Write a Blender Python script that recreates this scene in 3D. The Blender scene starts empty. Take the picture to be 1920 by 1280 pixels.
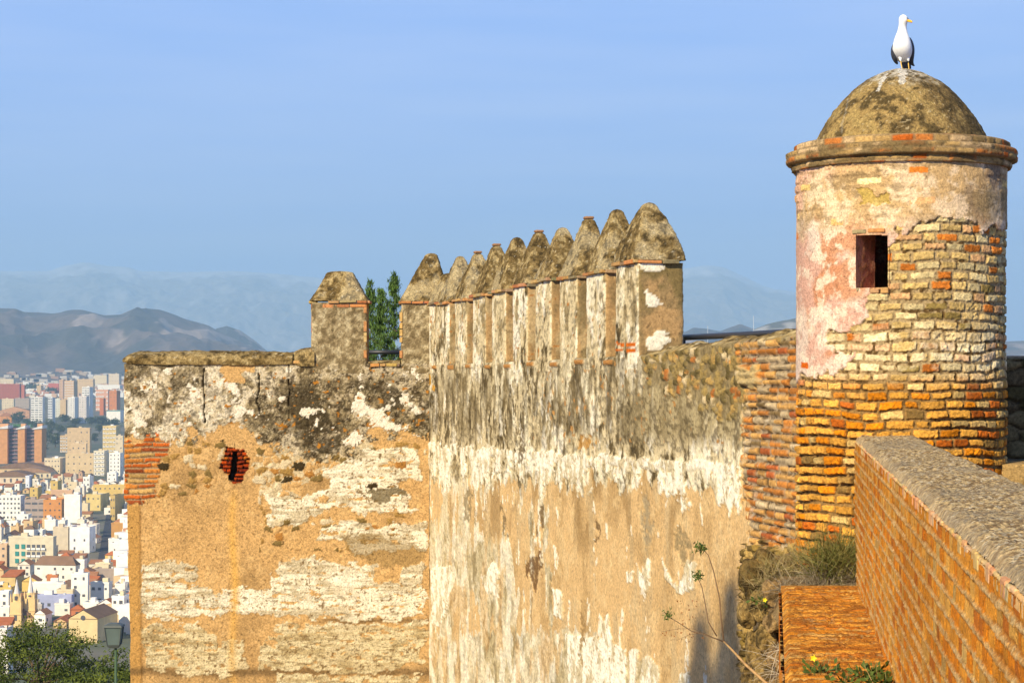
import bpy, math, random
import numpy as np
from mathutils import Vector, Matrix

# ------------------------------------------------------------------ camera, sky, sun
F, HX, HY = 3800.0, 960.0, 695.0        # focal length in photo pixels, eye level row
GROUND = -120.0                          # the city lies 120 m below the camera
SC = bpy.context.scene
COLL = SC.collection
cam_d = bpy.data.cameras.new("camera")
cam_d.sensor_width = 36.0
cam_d.lens = F / 1920 * 36.0
cam_d.shift_y = (HY - 640) / 1920
cam_d.clip_start = 0.1
cam_d.clip_end = 60000
cam = bpy.data.objects.new("camera", cam_d)
cam.rotation_euler = (math.radians(90), 0, 0)
COLL.objects.link(cam)
SC.camera = cam

SUN_AZ, SUN_EL = math.radians(213.0), math.radians(29.0)   # azimuth clockwise from +Y
w = bpy.data.worlds.new("World"); SC.world = w; w.use_nodes = True
nt = w.node_tree; nt.nodes.clear()
sky = nt.nodes.new("ShaderNodeTexSky"); sky.sky_type = 'NISHITA'; sky.sun_disc = False
sky.sun_elevation = SUN_EL; sky.sun_rotation = SUN_AZ
sky.altitude = 100; sky.air_density = 1.2; sky.dust_density = 0.2; sky.ozone_density = 2.0
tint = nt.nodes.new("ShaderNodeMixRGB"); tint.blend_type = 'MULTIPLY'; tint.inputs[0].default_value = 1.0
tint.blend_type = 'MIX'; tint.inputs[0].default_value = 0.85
# a clear blue air colour, with very faint streaks of high cloud
tcw = nt.nodes.new("ShaderNodeTexCoord"); mpw = nt.nodes.new("ShaderNodeMapping"); mpw.inputs["Scale"].default_value = (2.0, 2.0, 22.0)
nzw = nt.nodes.new("ShaderNodeTexNoise"); nzw.inputs["Scale"].default_value = 2.0; nzw.inputs["Detail"].default_value = 5
crw = nt.nodes.new("ShaderNodeValToRGB"); crw.color_ramp.elements[0].position = 0.34; crw.color_ramp.elements[1].position = 0.66
crw.color_ramp.elements[0].color = (2.5, 4.3, 9.8, 1); crw.color_ramp.elements[1].color = (3.9, 5.3, 10.0, 1)
nt.links.new(tcw.outputs["Generated"], mpw.inputs[0]); nt.links.new(mpw.outputs[0], nzw.inputs["Vector"])
nt.links.new(nzw.outputs["Fac"], crw.inputs[0])
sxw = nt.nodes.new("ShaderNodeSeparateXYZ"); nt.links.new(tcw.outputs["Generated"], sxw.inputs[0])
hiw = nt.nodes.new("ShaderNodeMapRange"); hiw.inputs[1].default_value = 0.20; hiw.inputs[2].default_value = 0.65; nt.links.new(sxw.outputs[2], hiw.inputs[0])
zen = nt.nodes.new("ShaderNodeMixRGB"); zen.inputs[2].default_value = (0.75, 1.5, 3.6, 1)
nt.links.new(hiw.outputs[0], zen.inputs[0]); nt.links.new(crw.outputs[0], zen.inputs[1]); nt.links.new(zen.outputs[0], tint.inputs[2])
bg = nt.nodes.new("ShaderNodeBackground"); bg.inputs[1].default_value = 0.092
out = nt.nodes.new("ShaderNodeOutputWorld")
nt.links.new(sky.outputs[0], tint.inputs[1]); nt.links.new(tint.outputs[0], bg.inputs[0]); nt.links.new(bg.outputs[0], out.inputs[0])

sun_d = bpy.data.lights.new("sun", 'SUN'); sun_d.energy = 5.0; sun_d.angle = math.radians(0.5)
sun_d.color = (1.0, 0.87, 0.60)
sun = bpy.data.objects.new("sun", sun_d); COLL.objects.link(sun)
sdir = Vector((math.sin(SUN_AZ) * math.cos(SUN_EL), math.cos(SUN_AZ) * math.cos(SUN_EL), math.sin(SUN_EL)))
sun.rotation_euler = sdir.to_track_quat('Z', 'Y').to_euler()
SC.view_settings.view_transform = 'Standard'; SC.view_settings.look = 'None'
SC.view_settings.exposure = 0.42; SC.view_settings.gamma = 1.0
SC.view_settings.use_curve_mapping = False
SC.cycles.max_bounces = 5; SC.cycles.volume_bounces = 1
RND = random.Random(7)

# ------------------------------------------------------------------ numeric noise
def _h(ix, iy, iz, seed):
    n = (ix.astype(np.int64) * 374761393 + iy.astype(np.int64) * 668265263 + iz.astype(np.int64) * 2147483647 + seed * 1274126177) & 0xFFFFFFFF
    n = ((n ^ (n >> 13)) * 1274126177) & 0xFFFFFFFF
    n = ((n ^ (n >> 16)) * 2246822519) & 0xFFFFFFFF
    n = n ^ (n >> 15)
    return (n & 0xFFFFFF) / float(0xFFFFFF)
def h2(ix, iy, seed=0): return _h(ix, iy, np.zeros_like(ix), seed)
def sm(t): return t * t * (3 - 2 * t)
def ss(a, b, x): return sm(np.clip((x - a) / (b - a), 0, 1))
def vn2(x, y, seed=0):
    ix, iy = np.floor(x), np.floor(y); fx, fy = sm(x - ix), sm(y - iy)
    a, b = h2(ix, iy, seed), h2(ix + 1, iy, seed); c, d = h2(ix, iy + 1, seed), h2(ix + 1, iy + 1, seed)
    return (a * (1 - fx) + b * fx) * (1 - fy) + (c * (1 - fx) + d * fx) * fy
def fbm2(x, y, octv=4, seed=0, gain=0.5):
    s = 0; a = 1; t = 0
    for i in range(octv):
        s = s + a * vn2(x, y, seed + i * 17); t += a; a *= gain
        x, y = (x * 1.62 - y * 1.18) + 5.3, (x * 1.18 + y * 1.62) + 1.7
    return s / t
def vn3(x, y, z, seed=0):
    ix, iy, iz = np.floor(x), np.floor(y), np.floor(z); fx, fy, fz = sm(x - ix), sm(y - iy), sm(z - iz)
    r = 0
    for dz in (0, 1):
        wz = fz if dz else 1 - fz
        a, b = _h(ix, iy, iz + dz, seed), _h(ix + 1, iy, iz + dz, seed)
        c, d = _h(ix, iy + 1, iz + dz, seed), _h(ix + 1, iy + 1, iz + dz, seed)
        r = r + wz * ((a * (1 - fx) + b * fx) * (1 - fy) + (c * (1 - fx) + d * fx) * fy)
    return r
def fbm3(x, y, z, octv=4, seed=0, gain=0.5):
    s = 0; a = 1; t = 0
    for i in range(octv):
        s = s + a * vn3(x, y, z, seed + i * 17); t += a; a *= gain
        x, y, z = (x * 1.6 - y * 1.2) + 3.1, (x * 1.2 + y * 1.6) + 7.7, z * 2.03 + 1.3
    return s / t
def voro(x, y, seed=0):
    """nearest and second distance and the id of the nearest cell"""
    ix, iy = np.floor(x), np.floor(y)
    f1 = np.full(x.shape, 9.0); f2 = np.full(x.shape, 9.0); idv = np.zeros(x.shape)
    for dx in (-1, 0, 1):
        for dy in (-1, 0, 1):
            cx, cy = ix + dx, iy + dy
            px = cx + 0.15 + 0.7 * h2(cx, cy, seed); py = cy + 0.15 + 0.7 * h2(cx, cy, seed + 5)
            d = np.hypot(x - px, y - py); i = h2(cx, cy, seed + 9)
            near = d < f1
            f2 = np.where(near, f1, np.minimum(f2, d)); idv = np.where(near, i, idv); f1 = np.where(near, d, f1)
    return f1, f2, idv
def bricks(u, v, L, H, seed, ju=0.012, jv=0.018, soft=0.007, wob=1.0):
    """brick bond: relief mask, three random numbers per brick"""
    v = v + (fbm2(u * 2.3, v * 2.3, 3, seed + 40) - 0.5) * H * 0.9 * wob
    r = np.floor(v / H); fv = v / H - r
    u = u + h2(r, r * 0, seed + 1) * L * 3
    k = np.floor(u / L)
    j = lambda kk: (h2(kk, r, seed + 2) - 0.5) * L * 0.45
    k = np.where(u < k * L + j(k), k - 1, k); k = np.where(u > (k + 1) * L + j(k + 1), k + 1, k)
    du = np.minimum(u - (k * L + j(k)), (k + 1) * L + j(k + 1) - u)
    jv2 = jv * (0.6 + 0.8 * h2(k, r, seed + 6))
    dv = np.minimum(fv, 1 - fv) * H
    rough = (fbm2(u * 55, v * 55, 2, seed + 8) - 0.5) * 0.014 * wob
    d = np.minimum(du - ju / 2, dv - jv2 / 2) + rough
    return ss(-0.002, soft, d), h2(k, r, seed + 3), h2(k, r, seed + 4), h2(k, r, seed + 5)
def inpoly(x, y, pts):
    r = np.zeros(x.shape, bool); n = len(pts)
    for i in range(n):
        x1, y1 = pts[i]; x2, y2 = pts[(i + 1) % n]
        if y1 == y2: continue
        c = ((y1 > y) != (y2 > y)) & (x < (x2 - x1) * (y - y1) / (y2 - y1) + x1)
        r ^= c
    return r
def mx(c, d, m):
    m = np.asarray(m, float)
    if m.ndim == c.ndim - 1: m = m[..., None]
    return c * (1 - m) + np.asarray(d, float) * m
def flat(shape, c): return np.broadcast_to(np.array(c, float), tuple(shape) + (3,)).copy()
def pal(r, cols):
    """pick palette colours by random number"""
    cols = np.array([c for c, _ in cols]), np.cumsum([p for _, p in cols])
    i = np.searchsorted(cols[1] / cols[1][-1], r.clip(0, 0.9999))
    return cols[0][i]

# ------------------------------------------------------------------ objects
def tag(o, label=None, cat=None, group=None, kind=None):
    if label: o["label"] = label
    if cat: o["category"] = cat
    if group: o["group"] = group
    if kind: o["kind"] = kind
    return o
def empty(name, loc=(0, 0, 0), rz=0, **k):
    o = bpy.data.objects.new(name, None); o.empty_display_size = 0.2
    o.location = loc; o.rotation_euler = (0, 0, rz); COLL.objects.link(o); tag(o, **k); return o
def link(name, me, mat, parent=None, local=False):
    o = bpy.data.objects.new(name, me); COLL.objects.link(o)
    if mat is not None and len(me.materials) == 0: me.materials.append(mat)
    if parent is not None:
        o.parent = parent
        if not local and parent.type == 'EMPTY':
            o.matrix_parent_inverse = Matrix.Translation(-Vector(parent.location))
    return o
def np_mesh(name, co, faces, col=None, smooth=True):
    """faces: int array (n,3) or (n,4)"""
    me = bpy.data.meshes.new(name); co = np.ascontiguousarray(co, dtype=np.float32).reshape(-1, 3)
    faces = np.asarray(faces, dtype=np.int32); n, k = faces.shape
    me.vertices.add(len(co)); me.vertices.foreach_set("co", co.ravel())
    me.loops.add(n * k); me.loops.foreach_set("vertex_index", faces.ravel())
    me.polygons.add(n); me.polygons.foreach_set("loop_start", np.arange(0, n * k, k, dtype=np.int32))
    me.polygons.foreach_set("loop_total", np.full(n, k, dtype=np.int32))
    me.polygons.foreach_set("use_smooth", np.full(n, smooth, dtype=bool))
    if col is not None:
        a = me.color_attributes.new("Col", 'FLOAT_COLOR', 'POINT')
        c = np.ones((len(co), 4), np.float32); c[:, :3] = np.clip(np.asarray(col).reshape(-1, 3), 0, 1)
        a.data.foreach_set("color", c.ravel())
    me.update(calc_edges=True); me.validate(); return me
def grid_faces(nv, nu, wrap=False, keep=None, flip=False):
    i, j = np.meshgrid(np.arange(nv - 1), np.arange(nu if wrap else nu - 1), indexing='ij')
    j2 = (j + 1) % nu
    f = np.stack([i * nu + j, i * nu + j2, (i + 1) * nu + j2, (i + 1) * nu + j], -1)
    if flip: f = f[..., ::-1]
    f = f.reshape(-1, 4)
    if keep is not None: f = f[keep.ravel()]
    return f
def rich(col, s=1.18):
    col = 1.10 * np.clip(col, 0.004, 1) ** 1.36
    l = (col * np.array((0.3, 0.55, 0.15))).sum(-1, keepdims=True); return np.clip(l + (col - l) * s, 0.004, 0.86)
def grid(name, pos, col, mat, parent=None, wrap=False, keep=None, flip=False, smooth=True):
    nv, nu = pos.shape[:2]
    if mat.name in ("weathered_plaster", "streaked_plaster", "old_brick", "lichen_mortar"): col = rich(col, 1.16 if mat.name == "old_brick" else 1.06)
    return link(name, np_mesh(name, pos, grid_faces(nv, nu, wrap, keep, flip), col, smooth), mat, parent)
class MB:
    """collects simple shapes into one mesh"""
    def __init__(s): s.v = []; s.f = []
    def quad_box(s, p, ax, ay, az):
        """box with centre p and half axes"""
        p, ax, ay, az = map(lambda q: np.array(q, float), (p, ax, ay, az)); b = len(s.v)
        for k in range(8):
            s.v.append(tuple(p + ax * (1 if k & 1 else -1) + ay * (1 if k & 2 else -1) + az * (1 if k & 4 else -1)))
        for q in ((0, 2, 3, 1), (4, 5, 7, 6), (0, 1, 5, 4), (2, 6, 7, 3), (0, 4, 6, 2), (1, 3, 7, 5)): s.f.append(tuple(b + i for i in q))
        return s
    def box(s, x0, x1, y0, y1, z0, z1):
        return s.quad_box(((x0 + x1) / 2, (y0 + y1) / 2, (z0 + z1) / 2), ((x1 - x0) / 2, 0, 0), (0, (y1 - y0) / 2, 0), (0, 0, (z1 - z0) / 2))
    def poly(s, pts, faces):
        b = len(s.v); s.v += [tuple(p) for p in pts]; s.f += [tuple(b + i for i in f) for f in faces]; return s
    def sweep(s, pts, rad, n=8, ref=(0, 0, 1)):
        """closed tube along pts; rad = list of (ra, rb)"""
        pts = [Vector(p) for p in pts]; b = len(s.v); m = len(pts)
        for i, p in enumerate(pts):
            t = (pts[min(i + 1, m - 1)] - pts[max(i - 1, 0)]).normalized()
            r = Vector(ref); a = t.cross(r)
            if a.length < 1e-3: a = t.cross(Vector((0, 1, 0)))
            a.normalize(); c = a.cross(t).normalized()
            ra, rb = rad[i] if isinstance(rad[i], (tuple, list)) else (rad[i], rad[i])
            for k in range(n):
                q = 2 * math.pi * k / n
                s.v.append(tuple(p + a * ra * math.cos(q) + c * rb * math.sin(q)))
        for i in range(m - 1):
            for k in range(n):
                k2 = (k + 1) % n
                s.f.append((b + i * n + k, b + i * n + k2, b + (i + 1) * n + k2, b + (i + 1) * n + k))
        s.f.append(tuple(b + k for k in range(n))[::-1]); s.f.append(tuple(b + (m - 1) * n + k for k in range(n)))
        return s
    def mesh(s, name, smooth=False):
        me = bpy.data.meshes.new(name); me.from_pydata(s.v, [], s.f); me.update()
        if smooth: me.polygons.foreach_set("use_smooth", [True] * len(me.polygons))
        return me
    def build(s, name, mat, parent=None, local=False, smooth=False):
        return link(name, s.mesh(name, smooth), mat, parent, local)

# ------------------------------------------------------------------ materials
def new_mat(name):
    m = bpy.data.materials.new(name); m.use_nodes = True; n = m.node_tree
    return m, n, n.nodes["Principled BSDF"]
def masonry(name, fine=45.0, var=0.35, bump=0.35, rough=0.95, stretch=(1, 1, 1), dist=0.01, grain=140.0, pits=0.55):
    """vertex albedo multiplied by fine procedural mottling, plus fine bump"""
    m, n, b = new_mat(name); L = n.links; N = n.nodes.new
    at = N("ShaderNodeAttribute"); at.attribute_name = "Col"
    tc = N("ShaderNodeTexCoord"); mp = N("ShaderNodeMapping"); mp.inputs["Scale"].default_value = stretch
    L.new(tc.outputs["Object"], mp.inputs[0])
    n1 = N("ShaderNodeTexNoise"); n1.inputs["Scale"].default_value = fine; n1.inputs["Detail"].default_value = 5; n1.inputs["Roughness"].default_value = 0.7
    n2 = N("ShaderNodeTexNoise"); n2.inputs["Scale"].default_value = grain; n2.inputs["Detail"].default_value = 3
    L.new(mp.outputs[0], n1.inputs["Vector"]); L.new(mp.outputs[0], n2.inputs["Vector"])
    mr = N("ShaderNodeMapRange"); mr.inputs[1].default_value = 0.3; mr.inputs[2].default_value = 0.7
    mr.inputs[3].default_value = 1 - var; mr.inputs[4].default_value = 1 + var
    L.new(n1.outputs["Fac"], mr.inputs[0])
    n3 = N("ShaderNodeTexNoise"); n3.inputs["Scale"].default_value = fine * 0.55; n3.inputs["Detail"].default_value = 4; n3.inputs["Roughness"].default_value = 0.75
    L.new(mp.outputs[0], n3.inputs["Vector"])
    pr = N("ShaderNodeMapRange"); pr.inputs[1].default_value = 0.56; pr.inputs[2].default_value = 0.68; pr.inputs[3].default_value = 1.0; pr.inputs[4].default_value = pits
    L.new(n3.outputs["Fac"], pr.inputs[0]); pm_ = N("ShaderNodeMath"); pm_.operation = 'MULTIPLY'; L.new(mr.outputs[0], pm_.inputs[0]); L.new(pr.outputs[0], pm_.inputs[1])
    mu = N("ShaderNodeVectorMath"); mu.operation = 'SCALE'
    L.new(at.outputs["Color"], mu.inputs[0]); L.new(pm_.outputs[0], mu.inputs["Scale"]); L.new(mu.outputs[0], b.inputs["Base Color"])
    ad = N("ShaderNodeMath"); ad.operation = 'ADD'; L.new(n1.outputs["Fac"], ad.inputs[0]); L.new(n2.outputs["Fac"], ad.inputs[1])
    bu = N("ShaderNodeBump"); bu.inputs["Strength"].default_value = bump; bu.inputs["Distance"].default_value = dist
    L.new(ad.outputs[0], bu.inputs["Height"]); L.new(bu.outputs[0], b.inputs["Normal"])
    b.inputs["Roughness"].default_value = rough; b.inputs["Specular IOR Level"].default_value = 0.15
    return m
def plain(name, c, rough=0.8, var=0.15, scale=0.6, spec=0.3, metal=0.0):
    m, n, b = new_mat(name); L = n.links; N = n.nodes.new
    tc = N("ShaderNodeTexCoord"); n1 = N("ShaderNodeTexNoise"); n1.inputs["Scale"].default_value = scale; n1.inputs["Detail"].default_value = 6
    L.new(tc.outputs["Object"], n1.inputs["Vector"])
    mr = N("ShaderNodeMapRange"); mr.inputs[1].default_value = 0.3; mr.inputs[2].default_value = 0.7
    mr.inputs[3].default_value = 1 - var; mr.inputs[4].default_value = 1 + var
    L.new(n1.outputs["Fac"], mr.inputs[0])
    mu = N("ShaderNodeVectorMath"); mu.operation = 'SCALE'; mu.inputs[0].default_value = c
    L.new(mr.outputs[0], mu.inputs["Scale"]); L.new(mu.outputs[0], b.inputs["Base Color"])
    b.inputs["Roughness"].default_value = rough; b.inputs["Specular IOR Level"].default_value = spec; b.inputs["Metallic"].default_value = metal
    return m
def leafmat(name):
    m, n, b = new_mat(name); L = n.links
    at = n.nodes.new("ShaderNodeAttribute"); at.attribute_name = "Col"
    L.new(at.outputs["Color"], b.inputs["Base Color"]); b.inputs["Roughness"].default_value = 0.7; b.inputs["Specular IOR Level"].default_value = 0.2
    return m
M_WALL = masonry("weathered_plaster", 36, 0.46, 0.9, dist=0.018, pits=0.36)
M_STREAK = masonry("streaked_plaster", 34, 0.34, 0.7, stretch=(1, 1, 0.8), dist=0.014, pits=0.55)
M_BRICK = masonry("old_brick", 60, 0.40, 0.8, dist=0.010, pits=0.5)
M_CAP = masonry("lichen_mortar", 44, 0.6, 1.0, dist=0.025, pits=0.4)
M_COPE = masonry("pebble_mortar", 48, 0.4, 0.9, dist=0.015, grain=90, pits=0.5)
M_TILE = masonry("clay_tile", 30, 0.3, 0.4)
M_LEAF = leafmat("leaves")
M_RAIL = plain("dark_painted_metal", (0.02, 0.02, 0.025), 0.45, 0.1, 8, 0.5)
M_BARK = plain("bark", (0.12, 0.08, 0.05), 0.9, 0.3, 20)

TAN = (0.61, 0.43, 0.235); WHITE = (0.80, 0.735, 0.60); CREAM = (0.62, 0.53, 0.36); GREY = (0.27, 0.225, 0.155)
DARK = (0.085, 0.068, 0.042); ORANGE = (0.60, 0.21, 0.05); RED = (0.50, 0.12, 0.035); YEL = (0.62, 0.40, 0.13); OCH = (0.42, 0.28, 0.09)
OLIVE = (0.20, 0.165, 0.065); PINK = (0.63, 0.40, 0.32); MORT = (0.46, 0.36, 0.24)

# ------------------------------------------------------------------ left curtain wall (frontal)
Y1 = 34.1; PX1 = Y1 / F                       # metres per photo pixel on this wall
def w1x(px): return (px - HX) * PX1
def w1z(py): return (HY - py) * PX1
wall1 = empty("curtain_wall", (w1x(520), Y1, -13), label="weathered plaster wall with one blocky merlon and a mortar coping, left of the toothed wall", cat="fortress wall")
def wall_noise_set(u, v, seed):
    return (fbm2(u * 1.1, v * 1.1, 5, seed), fbm2(u * 5, v * 5, 5, seed + 3, 0.65), fbm2(u * 22, v * 22, 3, seed + 7, 0.6), vn2(u * 62, v * 62, seed + 11))
def build_wall1():
    xs = np.arange(w1x(233), w1x(806), 0.0165); zs = np.arange(-5.75, w1z(681) + 0.001, 0.0165)
    X, Z = np.meshgrid(xs, zs)
    px = HX + X / PX1; py = HY - Z / PX1
    a, b, c, d = wall_noise_set(X, Z, 100)
    wx = px + (fbm2(X * 4, Z * 4, 4, 31, 0.6) - 0.5) * 46; wy = py + (fbm2(X * 4, Z * 5, 4, 77, 0.6) - 0.5) * 38
    col = flat(X.shape, TAN)
    col = mx(col, np.array(TAN) * 0.78, ss(0.45, 0.75, a)); col = mx(col, (0.68, 0.50, 0.29), ss(0.5, 0.7, b) * 0.6)
    col = mx(col, np.array(TAN) * 0.6, ss(0.62, 0.76, c) * 0.5); col = mx(col, np.array(TAN) * 0.62, ss(0.22, 0.10, d) * 0.5)
    h = (c - 0.5) * 0.012 + (b - 0.5) * 0.012
    # render patches left on the wall
    patches = [
        [(493, 930), (560, 925), (625, 915), (600, 880), (640, 862), (690, 843), (760, 838), (798, 850), (796, 900), (740, 902), (770, 930), (780, 960), (700, 965), (640, 950), (560, 988), (500, 985)],
        [(600, 985), (640, 975), (700, 985), (760, 975), (795, 985), (795, 1030), (700, 1040), (655, 1045), (650, 1010), (600, 1010)],
        [(522, 1050), (600, 1045), (640, 1062), (700, 1056), (705, 1090), (760, 1100), (745, 1060), (800, 1060), (800, 1158), (640, 1160), (520, 1156), (425, 1150), (418, 1105), (520, 1098)],
        [(268, 1055), (330, 1050), (378, 1058), (382, 1098), (420, 1112), (424, 1148), (390, 1160), (290, 1158), (256, 1148), (256, 1118), (268, 1100)],
        [(264, 1172), (330, 1170), (380, 1176), (420, 1215), (450, 1190), (462, 1250), (420, 1268), (330, 1262), (263, 1252)],
        [(500, 1200), (520, 1172), (640, 1166), (740, 1170), (797, 1168), (797, 1240), (690, 1260), (560, 1254), (485, 1250)],
        [(520, 1262), (600, 1268), (790, 1262), (790, 1310), (520, 1310)],
    ]
    m = np.zeros(X.shape, bool)
    for p in patches: m |= inpoly(wx, wy, p)
    layer = fbm2(X * 1.4, Z * 16, 4, 51, 0.6)       # horizontal lift lines in the render
    wc = mx(flat(X.shape, (0.80, 0.74, 0.61)), (0.60, 0.52, 0.38), ss(0.48, 0.60, layer) * 0.8); wc = mx(wc, (0.36, 0.29, 0.19), ss(0.60, 0.70, fbm2(X * 4, Z * 22, 4, 53, 0.65)) * 0.7)
    wc = mx(wc, (0.47, 0.39, 0.26), ss(0.52, 0.72, b) * 0.6); wc = mx(wc, (0.86, 0.80, 0.68), ss(0.50, 0.66, a) * 0.45)
    lowpart = ss(1150, 1185, py); wc = mx(wc, wc * np.array((0.85, 0.80, 0.68)), lowpart)
    wc = mx(wc, (0.28, 0.20, 0.11), ss(0.66, 0.74, c) * 0.9); wc = mx(wc, wc * 0.6, ss(0.28, 0.14, d) * 0.6)
    holes = (fbm2(X * 7, Z * 20, 3, 63) > 0.70) & m
    m &= ~holes
    col = np.where(m[..., None], wc, col); h = h + m * 0.012 + m * (layer - 0.5) * 0.016
    # scattered rubble showing through between y 800 and 1010 on the right
    zone = ((wx > 470) & (wx < 802) & (wy > 792) & (wy < 1030)) | ((wx > 290) & (wx < 415) & (wy > 828) & (wy < 925))
    f1, f2, cid = voro(X * 6.2 + (b - 0.5) * 1.2, Z * 8.5 + (c - 0.5) * 0.6, 12)
    dens = ss(0.46, 0.56, fbm2(X * 1.5, Z * 1.5, 3, 91)) * 0.35 + np.exp(-((wx - 560) / 110.0) ** 2 - ((wy - 862) / 50.0) ** 2) * 0.6
    stone = zone & (f2 - f1 > 0.06 + 0.10 * b) & (cid > 0.92 - dens) & ~(m & (cid < 0.95))
    mor = zone & ~stone & ~m & (dens > 0.42) & (c > 0.42); col = np.where(mor[..., None], np.array((0.62, 0.53, 0.38)) * (0.7 + 0.5 * c)[..., None], col)
    sc = pal(h2(np.floor(cid * 9999), np.floor(cid * 777), 4), [((0.42, 0.29, 0.13), 3), ((0.28, 0.21, 0.10), 2), (TAN, 3), ((0.46, 0.27, 0.11), 1), ((0.10, 0.075, 0.04), 0.8), ((0.66, 0.57, 0.42), 2.5)])
    col = np.where(stone[..., None], sc, col); h = h + stone * 0.022 * ss(0.06, 0.4, f2 - f1)
    # bleached and blackened upper zone
    edge = 826 + 60 * (a - 0.5) + (b - 0.5) * 70 + 40 * np.exp(-((px - 585) / 75.0) ** 2) - 14 * np.exp(-((px - 440) / 60.0) ** 2)
    up = py < edge
    gr = fbm2(X * 3.2, Z * 3.2, 5, 200, 0.62); gr2 = fbm2(X * 13, Z * 13, 4, 210, 0.7)
    k = ss(400, 620, px)
    uc = mx(flat(X.shape, (0.58, 0.50, 0.38)), (0.36, 0.29, 0.185), k)
    uc = mx(uc, (0.76, 0.69, 0.57), ss(0.44, 0.60, 1 - gr) * (1 - 0.45 * k))
    uc = mx(uc, (0.20, 0.165, 0.11), ss(0.46, 0.58, gr) * 0.88)
    uc = mx(uc, (0.50, 0.42, 0.28), ss(0.50, 0.62, gr2) * 0.55)
    uc = mx(uc, (0.13, 0.10, 0.062), ss(0.53, 0.64, 1 - gr2) * (0.5 + 0.4 * k))
    uc = mx(uc, uc * 0.35, ss(0.60, 0.72, c) * 0.75); uc = mx(uc, (0.70, 0.62, 0.48), ss(0.72, 0.85, d) * 0.5); uc = mx(uc, uc * 0.5, ss(0.26, 0.12, d) * 0.6)
    blot = ss(0.50, 0.57, fbm2(X * 2.4, Z * 3.2, 5, 222, 0.6)) * ss(500, 580, px) * ss(690, 740, py)
    uc = mx(uc, DARK, blot * 0.85 * ss(0.30, 0.55, gr2))
    wspot = (fbm2(X * 4.3, Z * 4.3, 5, 245, 0.6) > 0.635) & (py > 690)
    uc = np.where(wspot[..., None], np.array((0.78, 0.72, 0.62)), uc)
    orange_bits = (fbm2(X * 12, Z * 17, 2, 260) > 0.80)
    uc = np.where(orange_bits[..., None], np.array((0.48, 0.26, 0.08)), uc)
    tanp = inpoly(wx, wy, [(418, 676), (470, 676), (478, 690), (452, 712), (430, 706), (412, 690)])
    uc = np.where(tanp[..., None], np.array(TAN), uc)
    col = np.where(up[..., None], uc, col)
    h = h + up * ((gr2 - 0.5) * 0.030 + 0.012 + wspot * 0.008)
    # long render cracks
    for cx, y0, y1 in ((384, 676, 792), (484, 690, 775), (541, 682, 785)):
        dd = np.abs(px - cx - (vn2(Z * 6, Z * 0, int(cx)) - 0.5) * 6) ; cr = (dd < 1.5) & (py > y0) & (py < y1) & (vn2(Z * 11, Z * 0 + cx, 8) > 0.25)
        col = np.where(cr[..., None], np.array((0.05, 0.035, 0.02)), col); h = h - cr * 0.03
        ed = (dd >= 1.5) & (dd < 5) & (py > y0) & (py < y1); h = h + ed * 0.008
    # pale water stripe
    dr = np.exp(-((px - 438 - 3 * np.sin(Z * 3)) / 7.5) ** 2) * ss(905, 950, py)
    col = mx(col, (0.70, 0.46, 0.18), dr * (0.35 + 0.5 * vn2(X * 1, Z * 1.6, 3)) )
    # left render quoin
    q = ss(262, 256, px) * ss(938, 950, py); col = mx(col, (0.55, 0.36, 0.16), q * 0.9); h = h * (1 - q) + q * 0.03
    # dark brown lines under the bands
    dl = np.exp(-((py - 1164 - (b - 0.5) * 12) / 5.0) ** 2) * ss(560, 640, px) + np.exp(-((py - 1258 - (a - 0.5) * 14) / 8.0) ** 2)
    col = mx(col, (0.20, 0.14, 0.08), dl * 0.75 * ~m)
    dk = inpoly(wx, wy, [(640, 1000), (720, 1005), (790, 1030), (795, 1058), (720, 1062), (650, 1045)]); col = mx(col, (0.34, 0.25, 0.13), dk * 0.6)
    dk = inpoly(wx, wy, [(700, 915), (760, 918), (765, 932), (700, 936)]); col = mx(col, (0.20, 0.16, 0.09), dk * 0.8)
    # red brick quoin patch at the left
    bp = inpoly(wx, wy, [(225, 826), (322, 822), (318, 850), (296, 862), (300, 880), (290, 902), (300, 930), (250, 940), (225, 942)])
    bm, r1, r2, r3 = bricks(X, Z, 0.36, 0.086, 17, 0.012, 0.022)
    bc = pal(r1, [((0.54, 0.19, 0.065), 4), ((0.60, 0.30, 0.11), 3), ((0.56, 0.40, 0.2), 2), ((0.36, 0.13, 0.06), 1)]) * (0.8 + 0.4 * r2)[..., None]
    bc = mx(bc, MORT, 1 - bm); col = np.where(bp[..., None], bc, col); h = np.where(bp, bm * 0.035 - 0.012, h)
    # brick-lined hole
    hp = ((px - 440) / 25) ** 2 + ((py - 870) / 33) ** 2 + (b - 0.5) * 2.6 + (a - 0.5) < 1
    bm, r1, r2, r3 = bricks(X, Z, 0.22, 0.071, 29, 0.012, 0.022)
    bc = pal(r1, [((0.50, 0.12, 0.035), 4), ((0.56, 0.22, 0.06), 2), ((0.30, 0.07, 0.03), 1)]) * (0.8 + 0.4 * r2)[..., None]
    bc = mx(bc, (0.04, 0.02, 0.012), 1 - bm) * (0.45 + 0.9 * c)[..., None]; col = np.where(hp[..., None], bc, col); h = np.where(hp, bm * (0.02 + 0.06 * r3) - 0.05, h)
    slot = (np.abs(px - 437 + (py - 872) * 0.12 + (vn2(Z * 14, Z * 0, 9) - .5) * 4) < 6.0 + (b - 0.5) * 5) & (py > 848) & (py < 900)
    sx = X.copy(); lo = (py > 940) & (px < 246)
    sx = X + (0.06 + 0.05 * ss(940, 1280, py)) * ss(936, 944, py) * np.clip(1 - (px - 233) / 60, 0, 1)          # the lower corner steps in
    pos = np.stack([sx + (fbm2(Z * 5, Z * 0, 3, 5) - 0.5) * 0.03 * ss(245, 233, px), Y1 - h, Z], -1)
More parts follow.
